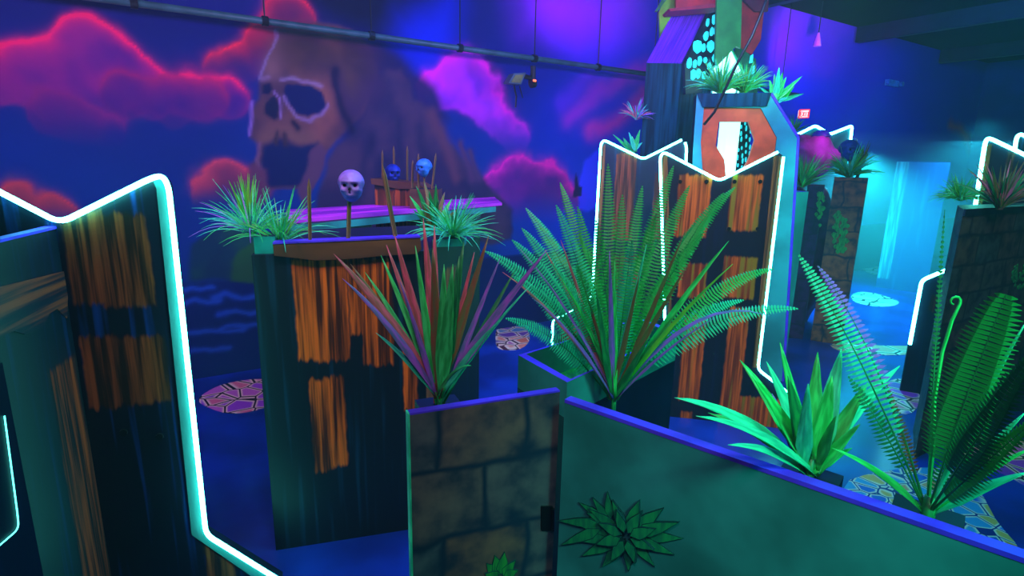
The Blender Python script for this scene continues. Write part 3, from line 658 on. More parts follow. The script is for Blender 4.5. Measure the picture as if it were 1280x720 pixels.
def painted_leaves(pl, tips, c, wid, mat, name, parent, off=.004):
    wid *= 1.8; kk_ = 0; mb = MB(); cs = pl.hit(*c)
    for (x, y) in tips:
        p = Vector(pl.hit(x, y)); c_ = Vector(cs); d = p-c_; L = d.length; d.normalize(); n_ = Vector((-d.y, d.x)); b_ = c_+d*L*.18
        pts = [b_, b_+d*L*.22+n_*wid, b_+d*L*.45+n_*wid*.8, p, b_+d*L*.45-n_*wid*.8, b_+d*L*.22-n_*wid]
        ok = off+.0006*kk_; kk_ += 1
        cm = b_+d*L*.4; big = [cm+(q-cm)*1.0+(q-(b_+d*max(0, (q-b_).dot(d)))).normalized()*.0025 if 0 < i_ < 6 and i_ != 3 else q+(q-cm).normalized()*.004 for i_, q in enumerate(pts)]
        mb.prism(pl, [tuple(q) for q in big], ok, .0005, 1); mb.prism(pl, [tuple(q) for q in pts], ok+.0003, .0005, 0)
    return mb.build(name, [mat, M_LDK], parent)
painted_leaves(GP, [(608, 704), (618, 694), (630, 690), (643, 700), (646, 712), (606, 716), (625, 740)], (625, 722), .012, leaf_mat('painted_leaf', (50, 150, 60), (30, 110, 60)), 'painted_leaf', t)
t2 = thing('low_wall', GQ.P(GQ.L/2, 0), 'long teal foreground wall with a violet top edge running to the bottom right corner', 'wall panel')
MB().prism(GQ, [(0, 0), (GQ.L+.4, 0), (GQ.L+.4, gz-.012), (0, gz-.012)], 0, -.03, 0, 0).build('board', M_TEALP, t2)
MB().prism(GQ, [(0, gz-.012), (GQ.L+.4, gz-.012), (GQ.L+.4, gz), (0, gz)], .001, -.036).build('top_edge', M_RIM, t2)
pc = (785, 668); tips = []
for k in range(13):
    a_ = 2*math.pi*k/13+.1; tips.append((pc[0]+64*math.cos(a_)*1.08, pc[1]+52*math.sin(a_)*.85))
ml = leaf_mat('painted_leaf_teal', (30, 160, 90), (20, 125, 85))
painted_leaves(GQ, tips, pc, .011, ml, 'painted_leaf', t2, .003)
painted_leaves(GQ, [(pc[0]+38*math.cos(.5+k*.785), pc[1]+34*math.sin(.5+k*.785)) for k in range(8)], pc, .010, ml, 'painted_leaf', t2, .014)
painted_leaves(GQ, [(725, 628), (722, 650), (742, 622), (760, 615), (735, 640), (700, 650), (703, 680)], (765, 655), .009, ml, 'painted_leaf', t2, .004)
hb = MB(); 
for (x0, y0, x1, y1) in ((676, 632, 690, 662),):
    q = [GP.hit(x0, y0), GP.hit(x1, y0), GP.hit(x1, y1), GP.hit(x0, y1)]; hb.prism(GP, q, .008, .0005)
hq = GP.hit(690, 634); hr = GP.hit(690, 661); hb.tube([GP.P(hq[0], hq[1], .01), GP.P(hr[0], hr[1], .01)], .006, 8)
hb.build('hinge', M_BLACK, t)
# planter box behind the foreground wall
p_l = at_z(710, 482, gz+.0); p_r = at_z(847, 415, gz); p_b = at_z(806, 404, gz)
p0 = Vector((p_l.x, p_l.y+.03, 0)); p1 = Vector((p_r.x, p_r.y, 0)); p2 = Vector((p_b.x, p_b.y+.1, 0)); p3 = p0+(p2-p1)+Vector((-.05, .04, 0))
p0b = at_z(840, 500, gz)
ctr = (p0+p1+p2+p3)/4
t = thing('planter_box', ctr, 'open dark planter with violet rim and green inside holding the big fern', 'planter')
mb = MB(); P4 = [p0, p1, p2, p3]; inn = [p+(ctr-p).normalized()*.035 for p in P4]
o = block('box', P4, 0, gz-.14, [M_DARK, M_GD], t)
rim = MB()
vs = [(p.x, p.y, gz-.14) for p in P4]+[(p.x, p.y, gz) for p in P4]+[(p.x, p.y, gz) for p in inn]+[(p.x, p.y, gz-.14) for p in inn]
rim.add(vs, [(i, (i+1) % 4, (i+1) % 4+4, i+4) for i in range(4)]+[(i+8, (i+1) % 4+8, (i+1) % 4+12, i+12) for i in range(4)], 0)
rim.add(vs, [(i+4, (i+1) % 4+4, (i+1) % 4+8, i+8) for i in range(4)], 1)
rim.build('rim', [M_TEALP, M_RIM], t)
# ================================================================ central tower
TY = 7.4
M_PURP = wood_paint('purple_plank', [(-99, 99, -99, 99)], hi=(150, 40, 245), lo=(95, 20, 190), sx=40, seed=71)
M_NAVY = dull(wood_paint('navy_plank', [(-99, 99, -99, 99)], hi=(2, 62, 84), lo=(0, 26, 44), sx=18, seed=72))
tA = at(806, 200, TY); tB = at(852, 200, TY); TP = Plane(tA, tB)
tC = at(880, 200, TY+.55)
tw = thing('center_tower', TP.P(TP.L/2, 0), 'tall dark tower with a sloping purple roof board and glowing perforated teal side', 'tower')
plan = [TP.P(TP.hit(808, 80)[0], 0), TP.P(TP.hit(852, 80)[0], 0), Vector((tC.x, tC.y, 0)), Vector((tC.x-.55, tC.y+.2, 0))]
zt = TP.hit(830, 79)[1]
block('body', plan, 0, zt, [M_NAVY, M_DARK], tw)
# sloping roof board: from eave at (808..852, 79) back up to (843..888, 12)
r0, r1 = at(808, 79, TY), at(852, 78, TY); r2, r3 = at(888, 10, TY+.55), at(843, 12, TY+.45)
nrm = (r1-r0).cross(r2-r1).normalized()
nrm = nrm if nrm.dot(CAM-r0) > 0 else -nrm
mb = MB(); mb.add([tuple(p) for p in (r0, r1, r2, r3)]+[tuple(p-nrm*.04) for p in (r0, r1, r2, r3)], [(0, 1, 2, 3), (7, 6, 5, 4), (0, 4, 5, 1), (1, 5, 6, 2), (2, 6, 7, 3), (3, 7, 4, 0)], uv=[(0, 0), (.45, 0), (.45, .9), (0, .9)]*2); mb.build('roof_board', M_PURP, tw)
# perforated glowing side panel: real plate with glowing insets
s1_, s2_ = at(857, 100, TY+.02), at(898, 100, TY+.75); SP = Plane(s1_, s2_)
outl = [SP.hit(*p) for p in ((856, 80), (888, 12), (898, 8), (898, 112), (857, 118))]
pfp = MB().prism(SP, outl, .0, -.04).build('perforated_panel', M_DARK, tw)
mb = MB(); random.seed(3)
cells = [(884, 28, 2, 6), (892, 24, 2.5, 7), (882, 45, 3, 7), (889, 40, 2, 6), (894, 38, 2, 7), (871, 58, 6, 9), (879, 60, 2, 6), (888, 58, 5, 8), (861, 79, 3, 8), (868, 80, 2.4, 6), (874, 76, 2.5, 7), (866, 93, 3.5, 7), (872, 92, 3, 7), (881, 75, 2.2, 4), (886, 83, 2, 5), (893, 72, 3, 7), (879, 95, 2.5, 6), (886, 100, 2.5, 6), (893, 92, 2.5, 7)]
for (x, y, rx_, ry_) in cells:
    c0 = SP.hit(x, y); e1 = SP.hit(x+rx_, y); e2 = SP.hit(x, y-ry_); ru = abs(e1[0]-c0[0]); rv = abs(e2[1]-c0[1])
    sh = [(c0[0]+ru*math.cos(a_)*random.uniform(.75, 1.1)+rv*.15*math.sin(a_), c0[1]+rv*math.sin(a_)*random.uniform(.85, 1.1)) for a_ in [k*math.pi/4+.2 for k in range(8)]]
    mb.prism(SP, sh, .012, .0005)
M_CELL = emit('cell_glow', (.03, .75, .85), 1.0)
mb.build('glowing_cell', M_CELL, pfp)
# red beam, leaves
def slab(name, pts, Y, th, mat, parent, dy=0):
    pl_ = Plane(at(pts[0][0], pts[0][1], Y), at(pts[0][0]+60, pts[0][1], Y+dy)); q = [pl_.hit(*p) for p in pts]
    return MB().prism(pl_, q, 0, -th).build(name, mat, parent)
M_RED = plain('red_paint', (160, 20, 60), .5); M_REDB = plain('deep_red_paint', (190, 30, 50), .5); M_LIME = plain('lime_paint', (120, 190, 40), .5, var=.4, scale=4); M_LEAFB = plain('leaf_board_green', (45, 125, 60), .5, var=.3, scale=4)
slab('red_beam', [(836, 11), (895, 4), (912, 5), (896, 9), (838, 14)], TY-.05, .3, M_RED, tw)
slab('red_board', [(845, 10), (845, -25), (895, -25), (895, 6)], TY+.12, .06, M_REDB, tw)
slab('lime_leaf_board', [(825, 50), (824, 15), (832, -6), (845, -25), (843, 12)], TY+.35, .05, M_LIME, tw)
slab('lime_leaf_board', [(819, 14), (832, -8), (833, 0), (822, 14)], TY+.3, .05, M_LEAFB, tw)
slab('green_leaf_board', [(896, 6), (896, -25), (928, -25), (926, 60), (920, 58), (897, 82), (894, 78), (895, 40)], TY-.1, .05, M_LEAFB, tw)
slab('red_leaf_board', [(926, 62), (926, 2), (934, 0), (955, 14), (951, 50), (940, 68)], TY+.3, .05, M_REDB, tw)
slab('red_leaf_board', [(930, -25), (962, -10), (960, 14), (944, 14), (930, 0)], TY+.2, .05, plain('maroon_paint', (95, 10, 50), .5), tw)
slab('dark_leaf_board', [(921, 56), (945, 74), (947, 118), (925, 118), (915, 90)], TY+.25, .05, plain('deep_green_paint', (20, 80, 60), .5), tw)
# second perforated strip right
q = MB(); pl_ = Plane(at(936, 90, TY+.2), at(946, 90, TY+.2))
for (x, y) in ((939, 74), (941, 88), (942, 103)):
    c0 = pl_.hit(x, y); q.prism(pl_, [(c0[0]-.02, c0[1]-.05), (c0[0]+.02, c0[1]-.04), (c0[0]+.015, c0[1]+.06), (c0[0]-.012, c0[1]+.04)], .01, -.01)
q.build('glowing_cell', M_CELL, tw)
# lantern
lt = thing('glowing_lantern', at(908, 112, TY+.2), 'white green glowing faceted lantern above the portal', 'lantern')
c0 = at(909, 92, TY+.25); mb = MB(); hw = .21
top = c0+Vector((0, 0, .33)); pts = [top]+[c0+Vector((hw*math.cos(a_), hw*math.sin(a_), .02)) for a_ in [k*math.pi/3 for k in range(6)]]+[c0+Vector((hw*.8*math.cos(a_), hw*.8*math.sin(a_), -.28)) for a_ in [k*math.pi/3 for k in range(6)]]
mb.add(pts, [(0, 1+i, 1+(i+1) % 6) for i in range(6)]+[(1+i, 7+i, 7+(i+1) % 6, 1+(i+1) % 6) for i in range(6)]+[tuple(range(7, 13))]); mb.build('glowing_body', M_WHITE, lt)
mb = MB()
for i in range(6): mb.tube([pts[0], pts[1+i], pts[7+i]], .012, 6)
mb.build('frame', M_GT, lt)
# ---------------- octagonal portal
PA = at(870, 175, 6.5); PB = at(998, 175, 6.3); PP = Plane(PA, PB)
pt_ = thing('octagon_portal', PP.P(PP.L/2, 0), 'large octagonal portal with a teal outer frame and an orange inner ring', 'portal')
M_TEALF = plain('teal_frame_paint', (40, 150, 150), .5, var=.3, scale=2); M_ORG = plain('orange_ring_paint', (205, 85, 40), .5, var=.25, scale=5)
outer = [PP.hit(*p) for p in ((871, 118), (964, 117), (998, 172), (988, 330), (984, 440), (866, 440), (862, 330), (866, 190))]
outer = [(p[0], max(p[1], .0)) for p in outer]; outer[4] = (outer[4][0], 0); outer[5] = (outer[5][0], 0)
ring_o = [PP.hit(*p) for p in ((880, 134), (951, 135), (971, 172), (966, 215), (962, 300), (904, 300), (878, 210), (876, 178))]
inner = [PP.hit(*p) for p in ((899, 152), (936, 152), (944, 175), (936, 200), (920, 226), (908, 226), (906, 200), (895, 182))]
MB().ring(PP, outer, ring_o, .0, -.25, 0, 1).build('outer_frame', [M_TEALF, M_DARK], pt_)
MB().ring(PP, ring_o, inner, -.02, -.08, 0, 0).build('inner_ring', M_ORG, pt_)
MB().prism(PP, [PP.hit(*p) for p in ((871, 117), (964, 116), (958, 133), (878, 134))], .02, .001).build('dark_header', M_NAVY, pt_)
mb = MB()
q = [PP.hit(*p) for p in ((964, 117), (998, 172), (988, 330), (984, 440))]; q[3] = (q[3][0], 0)
mb.tube([PP.P(a_[0], a_[1], .0) for a_ in q], .016, 6); mb.build('edge_band', M_RIM, pt_)
# inside: glowing pillar and perforated strip
gp = thing('glowing_pillar', at(909, 280, 6.9), 'white glowing pillar seen through the portal opening', 'lamp'); c0 = at(909, 190, 6.95)
hx = MB(); R6 = .125; pts = [(c0.x+R6*math.cos(k*math.pi/3), c0.y+R6*math.sin(k*math.pi/3)) for k in range(6)]
block('glowing_body', pts, 0.05, c0.z+.35, [M_WHITE, M_WHITE], gp); block('base', [(c0.x+(a_-c0.x)*1.2, c0.y+(b_-c0.y)*1.2) for a_, b_ in pts], 0, .06, [M_DARK, M_DARK], gp)
sp2 = Plane(at(918, 190, 6.9), at(940, 190, 7.15)); ps = thing('perforated_screen', sp2.P(sp2.L/2, 0), 'dark screen with glowing teal cut-outs inside the portal', 'screen')
MB().prism(sp2, [sp2.hit(919, 148), sp2.hit(940, 148), (sp2.hit(940, 200)[0], 0), (sp2.hit(919, 200)[0], 0)], 0, -.03).build('panel', plain('screen_teal', (8, 60, 70), .5), ps)
mb = MB()
for k in range(26):
    x = 922+5.0*(k % 4)+random.uniform(-1, 1); y = 153+9*(k//4)+random.uniform(-2, 2)+(k % 2)*4; c1 = sp2.hit(x, y); a_ = .016; b_ = random.uniform(.02, .042)
    mb.prism(sp2, [(c1[0]+a_*math.cos(j*math.pi/3), c1[1]+b_*math.sin(j*math.pi/3)) for j in range(6)], .008, .0005)
mb.build('glowing_cell', M_CELL, ps)
# teal lit side block of the portal
q = [at_z(985, 242, 2.2), at_z(1012, 238, 2.2)]; A = at(986, 245, 6.6); B = at(1011, 238, 6.9)
o = block('side_block', [(A.x, A.y), (B.x, B.y), (B.x+.05, B.y+.6), (A.x+.05, A.y+.6)], 0, at(1000, 240, 6.75).z, [M_TEALF, M_RIM]); tag(o, 'teal lit box wall with a violet top edge right of the portal', 'wall panel')
# base with planter ledge above the portal
lA = PP.P(PP.hit(884, 117)[0], 0, -.02); lB = PP.P(PP.hit(952, 117)[0], 0, -.02)
# ================================================================ right columns
A = at(1043, 222, 7.9); B = at(1085, 222, 7.7)
M_BR2 = brick_paint('rock_column_paint', (165, 88, 70), (120, 76, 76), (16, 40, 66), .42, .34, 5, .08)
M_BR3 = brick_paint('purple_rock_paint', (60, 28, 95), (40, 24, 80), (12, 20, 60), .3, .34, 7, .12)
z_ = at(1050, 222, 7.8).z
CP3 = Plane(A, B)
cc = thing('stone_column', (A+B)/2*1 if False else Vector(((A.x+B.x)/2, (A.y+B.y)/2, 0)), 'square stone column with painted ivy and a planted top', 'column')
block('body', [(A.x, A.y), (B.x, B.y), (B.x+.38, B.y+.6), (A.x+.34, A.y+.6)], 0, z_, [M_BR2, M_DARK], cc)
def ivy(pl, cx, cy, rx_, ry_, n, parent, mat, sz=.03):
    mb = MB(); random.seed(int(cx))
    for k in range(n):
        a_ = random.uniform(0, 6.28); r_ = random.random()**.6; x = cx+rx_*r_*math.cos(a_); y = cy+ry_*r_*math.sin(a_); c1 = pl.hit(x, y); s_ = sz*random.uniform(.7, 1.2)
        mb.prism(pl, [(c1[0], c1[1]-s_*1.3), (c1[0]+s_, c1[1]), (c1[0]+s_*.3, c1[1]+s_), (c1[0]-s_*.3, c1[1]+s_), (c1[0]-s_, c1[1])], .006+random.uniform(0, .003), .0005)
    return mb.build('painted_ivy', mat, parent)
ivy(CP3, 1051, 290, 11, 26, 60, cc, M_GD)
A2 = at(1009, 236, 8.0); B2 = at(1030, 236, 7.95); CP4 = Plane(A2, B2); z2 = at(1020, 232, 8).z
c2 = thing('stone_column', Vector(((A2.x+B2.x)/2, A2.y, 0)), 'narrow purple rock column tucked against the teal portal side', 'column')
block('body', [(A2.x, A2.y), (B2.x, B2.y), (B2.x+.28, B2.y+.5), (A2.x+.27, A2.y+.5)], 0, z2, [M_BR3, M_DARK], c2)
ivy(CP4, 1025, 260, 5, 22, 24, c2, M_GD)
def blob(name, c, r, mat, label, cat, seed=0, amp=.18, sub=3):
    bm = bmesh.new(); bmesh.ops.create_icosphere(bm, subdivisions=4, radius=1)
    from mathutils import noise as mn
    for v in bm.verts:
        d = v.co.normalized(); k = 1+amp*(mn.noise(d*1.6+Vector((seed, 0, 0))))*1.6+amp*.4*mn.noise(d*4+Vector((0, seed, 0))); v.co = Vector((d.x*r[0], d.y*r[1], d.z*r[2]))*k
    me_ = bpy.data.meshes.new(name); bm.to_mesh(me_); bm.free(); me_.polygons.foreach_set('use_smooth', [True]*len(me_.polygons))
    o = link(name, me_, mat); o.location = c; tag(o, label, cat); return o
blob('boulder', at(1008, 196, 9.0), (.45, .3, .36), plain('purple_rock', (150, 30, 160), .6, var=.5, scale=5), 'rounded magenta boulder right of the portal under the far zigzag light', 'rock', 2)
blob('boulder', Vector((at(1018, 222, 9.0).x, 9.0, 1.05)), (.42, .3, 1.15), plain('maroon_rock', (80, 30, 80), .6, var=.5, scale=5), 'darker maroon rock directly beneath the magenta boulder', 'rock', 5)
skull(at(1026, 172, 8.9), .23, .6, 0, M_SKD, 'dark blue skull on top of the magenta boulder')
skull(at(1061, 186, 8.0), .24, .1, 0, M_SKD, 'dark blue skull beside the planted stone column top')
# far pale pillar in the haze
A = at(1121, 202, 11.8); B = at(1188, 206, 11.2)
o = thing('far_pillar', Vector(((A.x+B.x)/2, A.y, 0)), 'pale square pillar in cyan haze at the far right', 'column')
block('body', [(A.x, A.y), (B.x, B.y), (B.x+.6, B.y+.8), (A.x+.55, A.y+.8)], 0, A.z, [wood_paint('far_pillar_paint', [(0, .22, .2, 3.0)], hi=(120, 190, 200), lo=(60, 110, 140), seed=81, sx=16, base=(14, 60, 130), streak=(30, 110, 170)), M_TEALF], o)  # glow along the left edge painted as a pale strip
# right near brick box
bz = 2.19; bA = at_z(1205, 262, bz); bB = at_z(1282, 258, bz); bB = bB+(bB-bA)*.6
bC = at(1198, 250, bA.y+.55)
bx = thing('stone_block', Vector(((bA.x+bB.x)/2, bA.y, 0)), 'large dark brick block at the right edge carrying the brown leafed plant', 'block')
block('body', [(bA.x, bA.y), (bB.x, bB.y), (bB.x+.2, bB.y+.35), (bC.x, bC.y)], 0, bz, [brick_paint('near_brick_paint', (92, 66, 62), (56, 70, 74), (14, 16, 40), .42, .25, 11, .03), M_DARK], bx)
BP = Plane(bA, bB); ivy(BP, 1276, 345, 12, 16, 40, bx, M_GD, .02)
mb = MB(); mb.prism(BP, [(0, bz-.05), (BP.L, bz-.05), (BP.L, bz+.005), (0, bz+.005)], .012, .001); mb.build('top_trim', M_DARK, bx)
skull(at_z(1276, 256, bz)+Vector((0, .18, .10)), .17, .3, 0, M_SKD, 'dark skull on the brick block cut by the right edge of the frame')
# ================================================================ fittings
ex = at(1005, 142.5, 11.6); e = thing('exit_sign', ex, 'small lit pinkish exit sign on the far wall', 'sign')
ep = Plane(at(998, 142, 11.6), at(1012, 142, 11.6)); q = [ep.hit(*p) for p in ((1000, 137.5), (1012, 137), (1010.5, 147), (998.5, 147.5))]
MB().prism(ep, q, 0, -.06).build('housing', emit('sign_face', (1.0, .55, .50), 1.3), e)
mb = MB(); rr = [ep.hit(*p) for p in ((1000, 137.5), (1012, 137), (1010.5, 147), (998.5, 147.5))]
mb.tube([ep.P(a_[0], a_[1], .0) for a_ in rr+rr[:1]], .014, 6); mb.build('border', emit('sign_red', (1.0, .03, .06), 1.2), e)
mb = MB(); g0 = ep.hit(1000.8, 140); g1_ = ep.hit(1011, 145.5); x0, z1_ = g0; x1, z0_ = g1_; wl_ = (x1-x0)/4.6; hh = z1_-z0_; th_ = .008
def seg(a, b, k): mb.tube([ep.P(x0+wl_*1.2*k+a[0]*wl_, z0_+a[1]*hh, .004), ep.P(x0+wl_*1.2*k+b[0]*wl_, z0_+b[1]*hh, .004)], th_, 4)
for a_, b_ in (((0, 0), (0, 1)), ((0, 1), (.8, 1)), ((0, .5), (.7, .5)), ((0, 0), (.8, 0))): seg(a_, b_, 0)
for a_, b_ in (((0, 0), (.85, 1)), ((0, 1), (.85, 0))): seg(a_, b_, 1)
seg((.4, 0), (.4, 1), 2)
for a_, b_ in (((0, 1), (.9, 1)), ((.45, 0), (.45, 1))): seg(a_, b_, 3)
mb.build('exit_lettering', emit('sign_letters', (.9, .02, .05), 1.0), e)
# wall lamp unit
wq = wpt(648, 97, .45); l = thing('stage_light', wq, 'small floodlight on a bracket with clamp mounted on the mural wall', 'light')
lp_ = Plane(wpt(640, 97, .45), wpt(660, 97, .45))
lh_ = MB().prism(lp_, [lp_.hit(*p) for p in ((634, 104), (641, 92), (656, 91), (650, 106))], .03, -.10).build('housing', plain('lamp_grey', (70, 90, 100), .4), l)
MB().prism(lp_, [lp_.hit(*p) for p in ((637, 103), (642.5, 94), (653, 93.5), (648.5, 104))], .036, .031).build('glass', plain('lamp_glass', (120, 120, 70), .2), lh_)
mb = MB(); P_ = lambda x, y, o=-.05: lp_.P(*lp_.hit(x, y), o)
mb.tube([P_(655, 94), P_(666, 97)], .03, 6); mb.tube([P_(666, 104), P_(671, 103)], .06, 8); mb.tube([P_(669, 82), P_(669, 100)], .035, 8); mb.tube([P_(645, 106), P_(648, 120), P_(647, 134)], .012, 6); mb.tube([P_(652, 107), P_(656, 122)], .008, 6)
mb.tube([P_(666, 97), wpt(668, 97, -.02)], .02, 6)
mb.build('bracket', M_BLACK, l)
mb = MB(); mb.tube([P_(664, 101, .05), P_(667, 101.5, .05)], .014, 8); mb.build('indicator', emit('indicator_red', (1, .15, .05), 2), l)
# hanging lamp and smoke detector
q = at(1022, 52, 11.0); l = thing('pendant_fitting', q, 'small pale fitting hanging from the ceiling at upper right', 'light')
MB().tube([q+Vector((0, 0, .14)), (q.x, q.y, WZ)], .008, 6).build('cord', M_BLACK, l); MB().tube([q-Vector((0, 0, .08)), q+Vector((0, 0, .02)), q+Vector((0, 0, .15))], [.07, .05, .02], 10).build('body', plain('fitting_pale', (170, 130, 220), .5), l)
q = wpt(1115, 104, .04); l = thing('emergency_light', q, 'small pale blue box fitting high on the far blue wall', 'light')
mb = MB(); a_ = math.atan2(wd.y, wd.x); mb.box(q, (.5, .08, .13), a_); mb.build('housing', plain('fitting_blue', (70, 160, 225), .5), l)
mb = MB(); 
for s_ in (-1, 1): c1 = q+wd*.32*s_; mb.tube([c1+WALL.n*.03, c1+WALL.n*.10], .055, 10)
mb.build('lamp_head', plain('fitting_blue2', (50, 130, 210), .5), l)
# black cable
o = MB().tube([at(962, -12, 6.0), at(955, 8, 6.0), at(940, 45, 6.0), at(920, 82, 6.1), at(905, 115, 6.2), at(893, 140, 6.25), at(880, 156, 6.3)], .014, 6).build('cable', M_BLACK, smooth=True); tag(o, 'black cable hanging down in front of the tower to the portal', 'cable')
# ================================================================ floor decals
PK = [(215, 110, 190), (170, 70, 200), (235, 150, 170), (140, 60, 180), (240, 120, 140)]
OR = [(240, 140, 110), (200, 90, 150), (90, 130, 160), (230, 110, 80), (120, 60, 140)]
PL_ = [(235, 190, 200), (210, 160, 200), (240, 180, 150), (150, 190, 210)]
def decal(pts, label, mat, group='painted stone floor patches'):
    q = [at_z(x, y, .002) for x, y in pts]; n_ = len(q)
    ov = []
    c_ = sum(q, Vector())/n_
    for i in range(n_):   # rounded wobbly outline
        a_, b_, c1, d_ = q[i-1], q[i], q[(i+1) % n_], q[(i+2) % n_]
        for t_ in (0, .33, .66):
            ov.append(.5*((2*b_)+(c1-a_)*t_+(2*a_-5*b_+4*c1-d_)*t_*t_+(3*b_-a_-3*c1+d_)*t_**3))
    mb = MB(); k = len(ov); mb.add([(p.x, p.y, .004) for p in ov]+[(p.x, p.y, .0002) for p in ov], [tuple(range(k))]+[(i, i+k, (i+1) % k+k, (i+1) % k) for i in range(k)], uv=[(p.x, p.y) for p in ov]*2)
    return tag(mb.build('floor_decal', mat), label, 'floor decal', group)
decal([(248, 500), (262, 488), (285, 479), (330, 474), (350, 490), (335, 508), (292, 517), (262, 510)], 'purple pebble patch on the floor between the left neon panel and the crate tower', stone_paint('stone_a', PK, scale=5.0, seed=1))
decal([(620, 388), (640, 376), (670, 373), (686, 377), (668, 387), (640, 391)], 'thin orange stone patch on the floor, farther of two left of the central panels', stone_paint('stone_b', OR, scale=5.6, seed=2, edge=(60, 20, 50)))
decal([(620, 430), (622, 410), (640, 405), (658, 411), (662, 425), (650, 436), (628, 437)], 'orange and grey stone patch on the floor beside the zigzag panel behind the fern', stone_paint('stone_c', OR, scale=4.3, seed=3, edge=(90, 30, 50)))
decal([(1073, 315), (1090, 311), (1101, 313), (1100, 320), (1082, 321)], 'farthest pale stone patch on the hazy floor', stone_paint('stone_d', PL_, scale=2.5, seed=4))
decal([(1072, 330), (1085, 328), (1108, 338), (1104, 343), (1085, 341)], 'second farthest pale stone patch on the hazy floor', stone_paint('stone_e', PL_, scale=2.5, seed=5))
decal([(1064, 370), (1075, 365), (1095, 367), (1122, 376), (1118, 382), (1095, 383), (1070, 378)], 'bright pale stone patch in the middle of the hazy floor lane', stone_paint('stone_f', PL_, scale=3.1, seed=6))
decal([(1038, 432), (1060, 428), (1100, 432), (1150, 433), (1155, 441), (1110, 444), (1060, 441)], 'wide peach stone patch nearest the front of the hazy floor lane', stone_paint('stone_g', [(245, 160, 130), (230, 190, 190), (240, 140, 110)], scale=3.1, seed=7))
decal([(1108, 480), (1130, 474), (1150, 495), (1140, 516), (1118, 512)], 'purple stone patch on the floor beneath the tall thin fern fronds', stone_paint('stone_h', PK, scale=4.3, seed=8))
decal([(1180, 560), (1210, 545), (1260, 548), (1300, 560), (1300, 612), (1262, 596), (1225, 580)], 'pink pebble patch on the floor under the near right fern', stone_paint('stone_i', PK, scale=5.6, seed=9))
decal([(1055, 610), (1100, 590), (1175, 585), (1215, 600), (1245, 650), (1275, 690), (1240, 700), (1120, 670)], 'blue patch with orange stones on the floor behind the teal foreground wall', stone_paint('stone_j', [(40, 120, 210), (235, 170, 90), (30, 90, 190), (60, 150, 200), (240, 150, 100)], scale=7.5, seed=10, edge=(10, 40, 120)))
# ================================================================ plants
def blade(mb, base, tip, wid, arch=.15, mi=0, seg=9, side=None, droop=Vector((0, 0, 1)), fold=.25, peak=.35):
    base = Vector(base); tip = Vector(tip); L = (tip-base).length
    mid = (base+tip)/2+droop*L*arch; pts = []
    for i in range(seg+1):
        t_ = i/seg; pts.append(base*(1-t_)**2+mid*2*t_*(1-t_)+tip*t_*t_)
    vs = []; uv = []
    for i, p in enumerate(pts):
        t_ = i/seg; d = (pts[min(i+1, seg)]-pts[max(i-1, 0)]).normalized()
        n_ = ((CAM-p).normalized()*.6+Vector((0, 0, .5))) if side is None else side
        s_ = d.cross(n_).normalized(); nn = s_.cross(d)
        w_ = wid*((t_/peak)**.6 if t_ < peak else ((1-t_)/(1-peak))**.75)*.5+.0006
        if t_ < peak: w_ = max(w_, wid*.22)
        vs += [p+s_*w_, p-nn*w_*fold*2, p-s_*w_]; uv += [(0, t_*L), (.01+wid*.3, t_*L), (wid, t_*L)]
    fs = []
    for i in range(seg):
        a = i*3; fs += [(a, a+1, a+4, a+3), (a+1, a+2, a+5, a+4)]
    mb.add(vs, fs, mi, uv)
LEAFN = {0: 'green_leaf', 1: 'pink_leaf', 2: 'violet_leaf', 3: 'brown_leaf', 4: 'dark_leaf', 5: 'teal_leaf', 6: 'yellow_leaf'}
LM = [M_G, M_P, M_V, M_B, M_GD, M_GT, M_GY]
def solid(o, th=.0012):
    m_ = o.modifiers.new('thickness', 'SOLIDIFY'); m_.thickness = th; m_.offset = 0; return o
def leaf_plant(name, label, base, leaves, group=None, stem=.012, cat='plant', wk=1.0):
    """leaves: (px, py, dY, width, arch, material index) aimed at picture points at their own depth"""
    t_ = thing(name, base, label, cat, group)
    for (px, py, dY, wd_, ar, mi) in leaves:
        tip = at(px, py, base.y+dY); mb = MB()
        wd_ *= wk; b_ = base+Vector((random.uniform(-1, 1)*stem, random.uniform(-1, 1)*stem, random.uniform(0, .03)))
        blade(mb, b_, tip, wd_, ar); solid(mb.build(LEAFN[mi], LM[mi], t_, True))
    MB().tube([base-Vector((0, 0, .06)), base+Vector((0, 0, .05))], [stem*.9, stem*.6], 8).build('stem', M_GD, t_, True)
    return t_
def tuft(name, label, base, n, L, spread, mats, wid=.006, seed=0, lean=(0, 0), group=None, arch=(.15, .4), lo=.1):
    random.seed(seed); t_ = thing(name, base, label, 'plant', group)
    for mi in sorted(set(mats)):
        mb = MB()
        for k in range(int(n*mats.count(mi)/len(mats))):
            a_ = random.uniform(0, 2*math.pi); e_ = random.uniform(lo, 1)**.8*spread; l_ = L*random.uniform(.6, 1.05)
            d = Vector((math.cos(a_)*math.sin(e_)+lean[0], math.sin(a_)*math.sin(e_)+lean[1], math.cos(e_)))
            tip = base+d.normalized()*l_; ar = random.uniform(*arch)*math.sin(e_)
            tip.z -= l_*ar*.6
            blade(mb, base+Vector((random.uniform(-1, 1), random.uniform(-1, 1), 0))*.015, tip, wid*random.uniform(.7, 1.3), ar, seg=6)
        mb.build(LEAFN[mi]+'_blades', LM[mi], t_, True)
    return t_
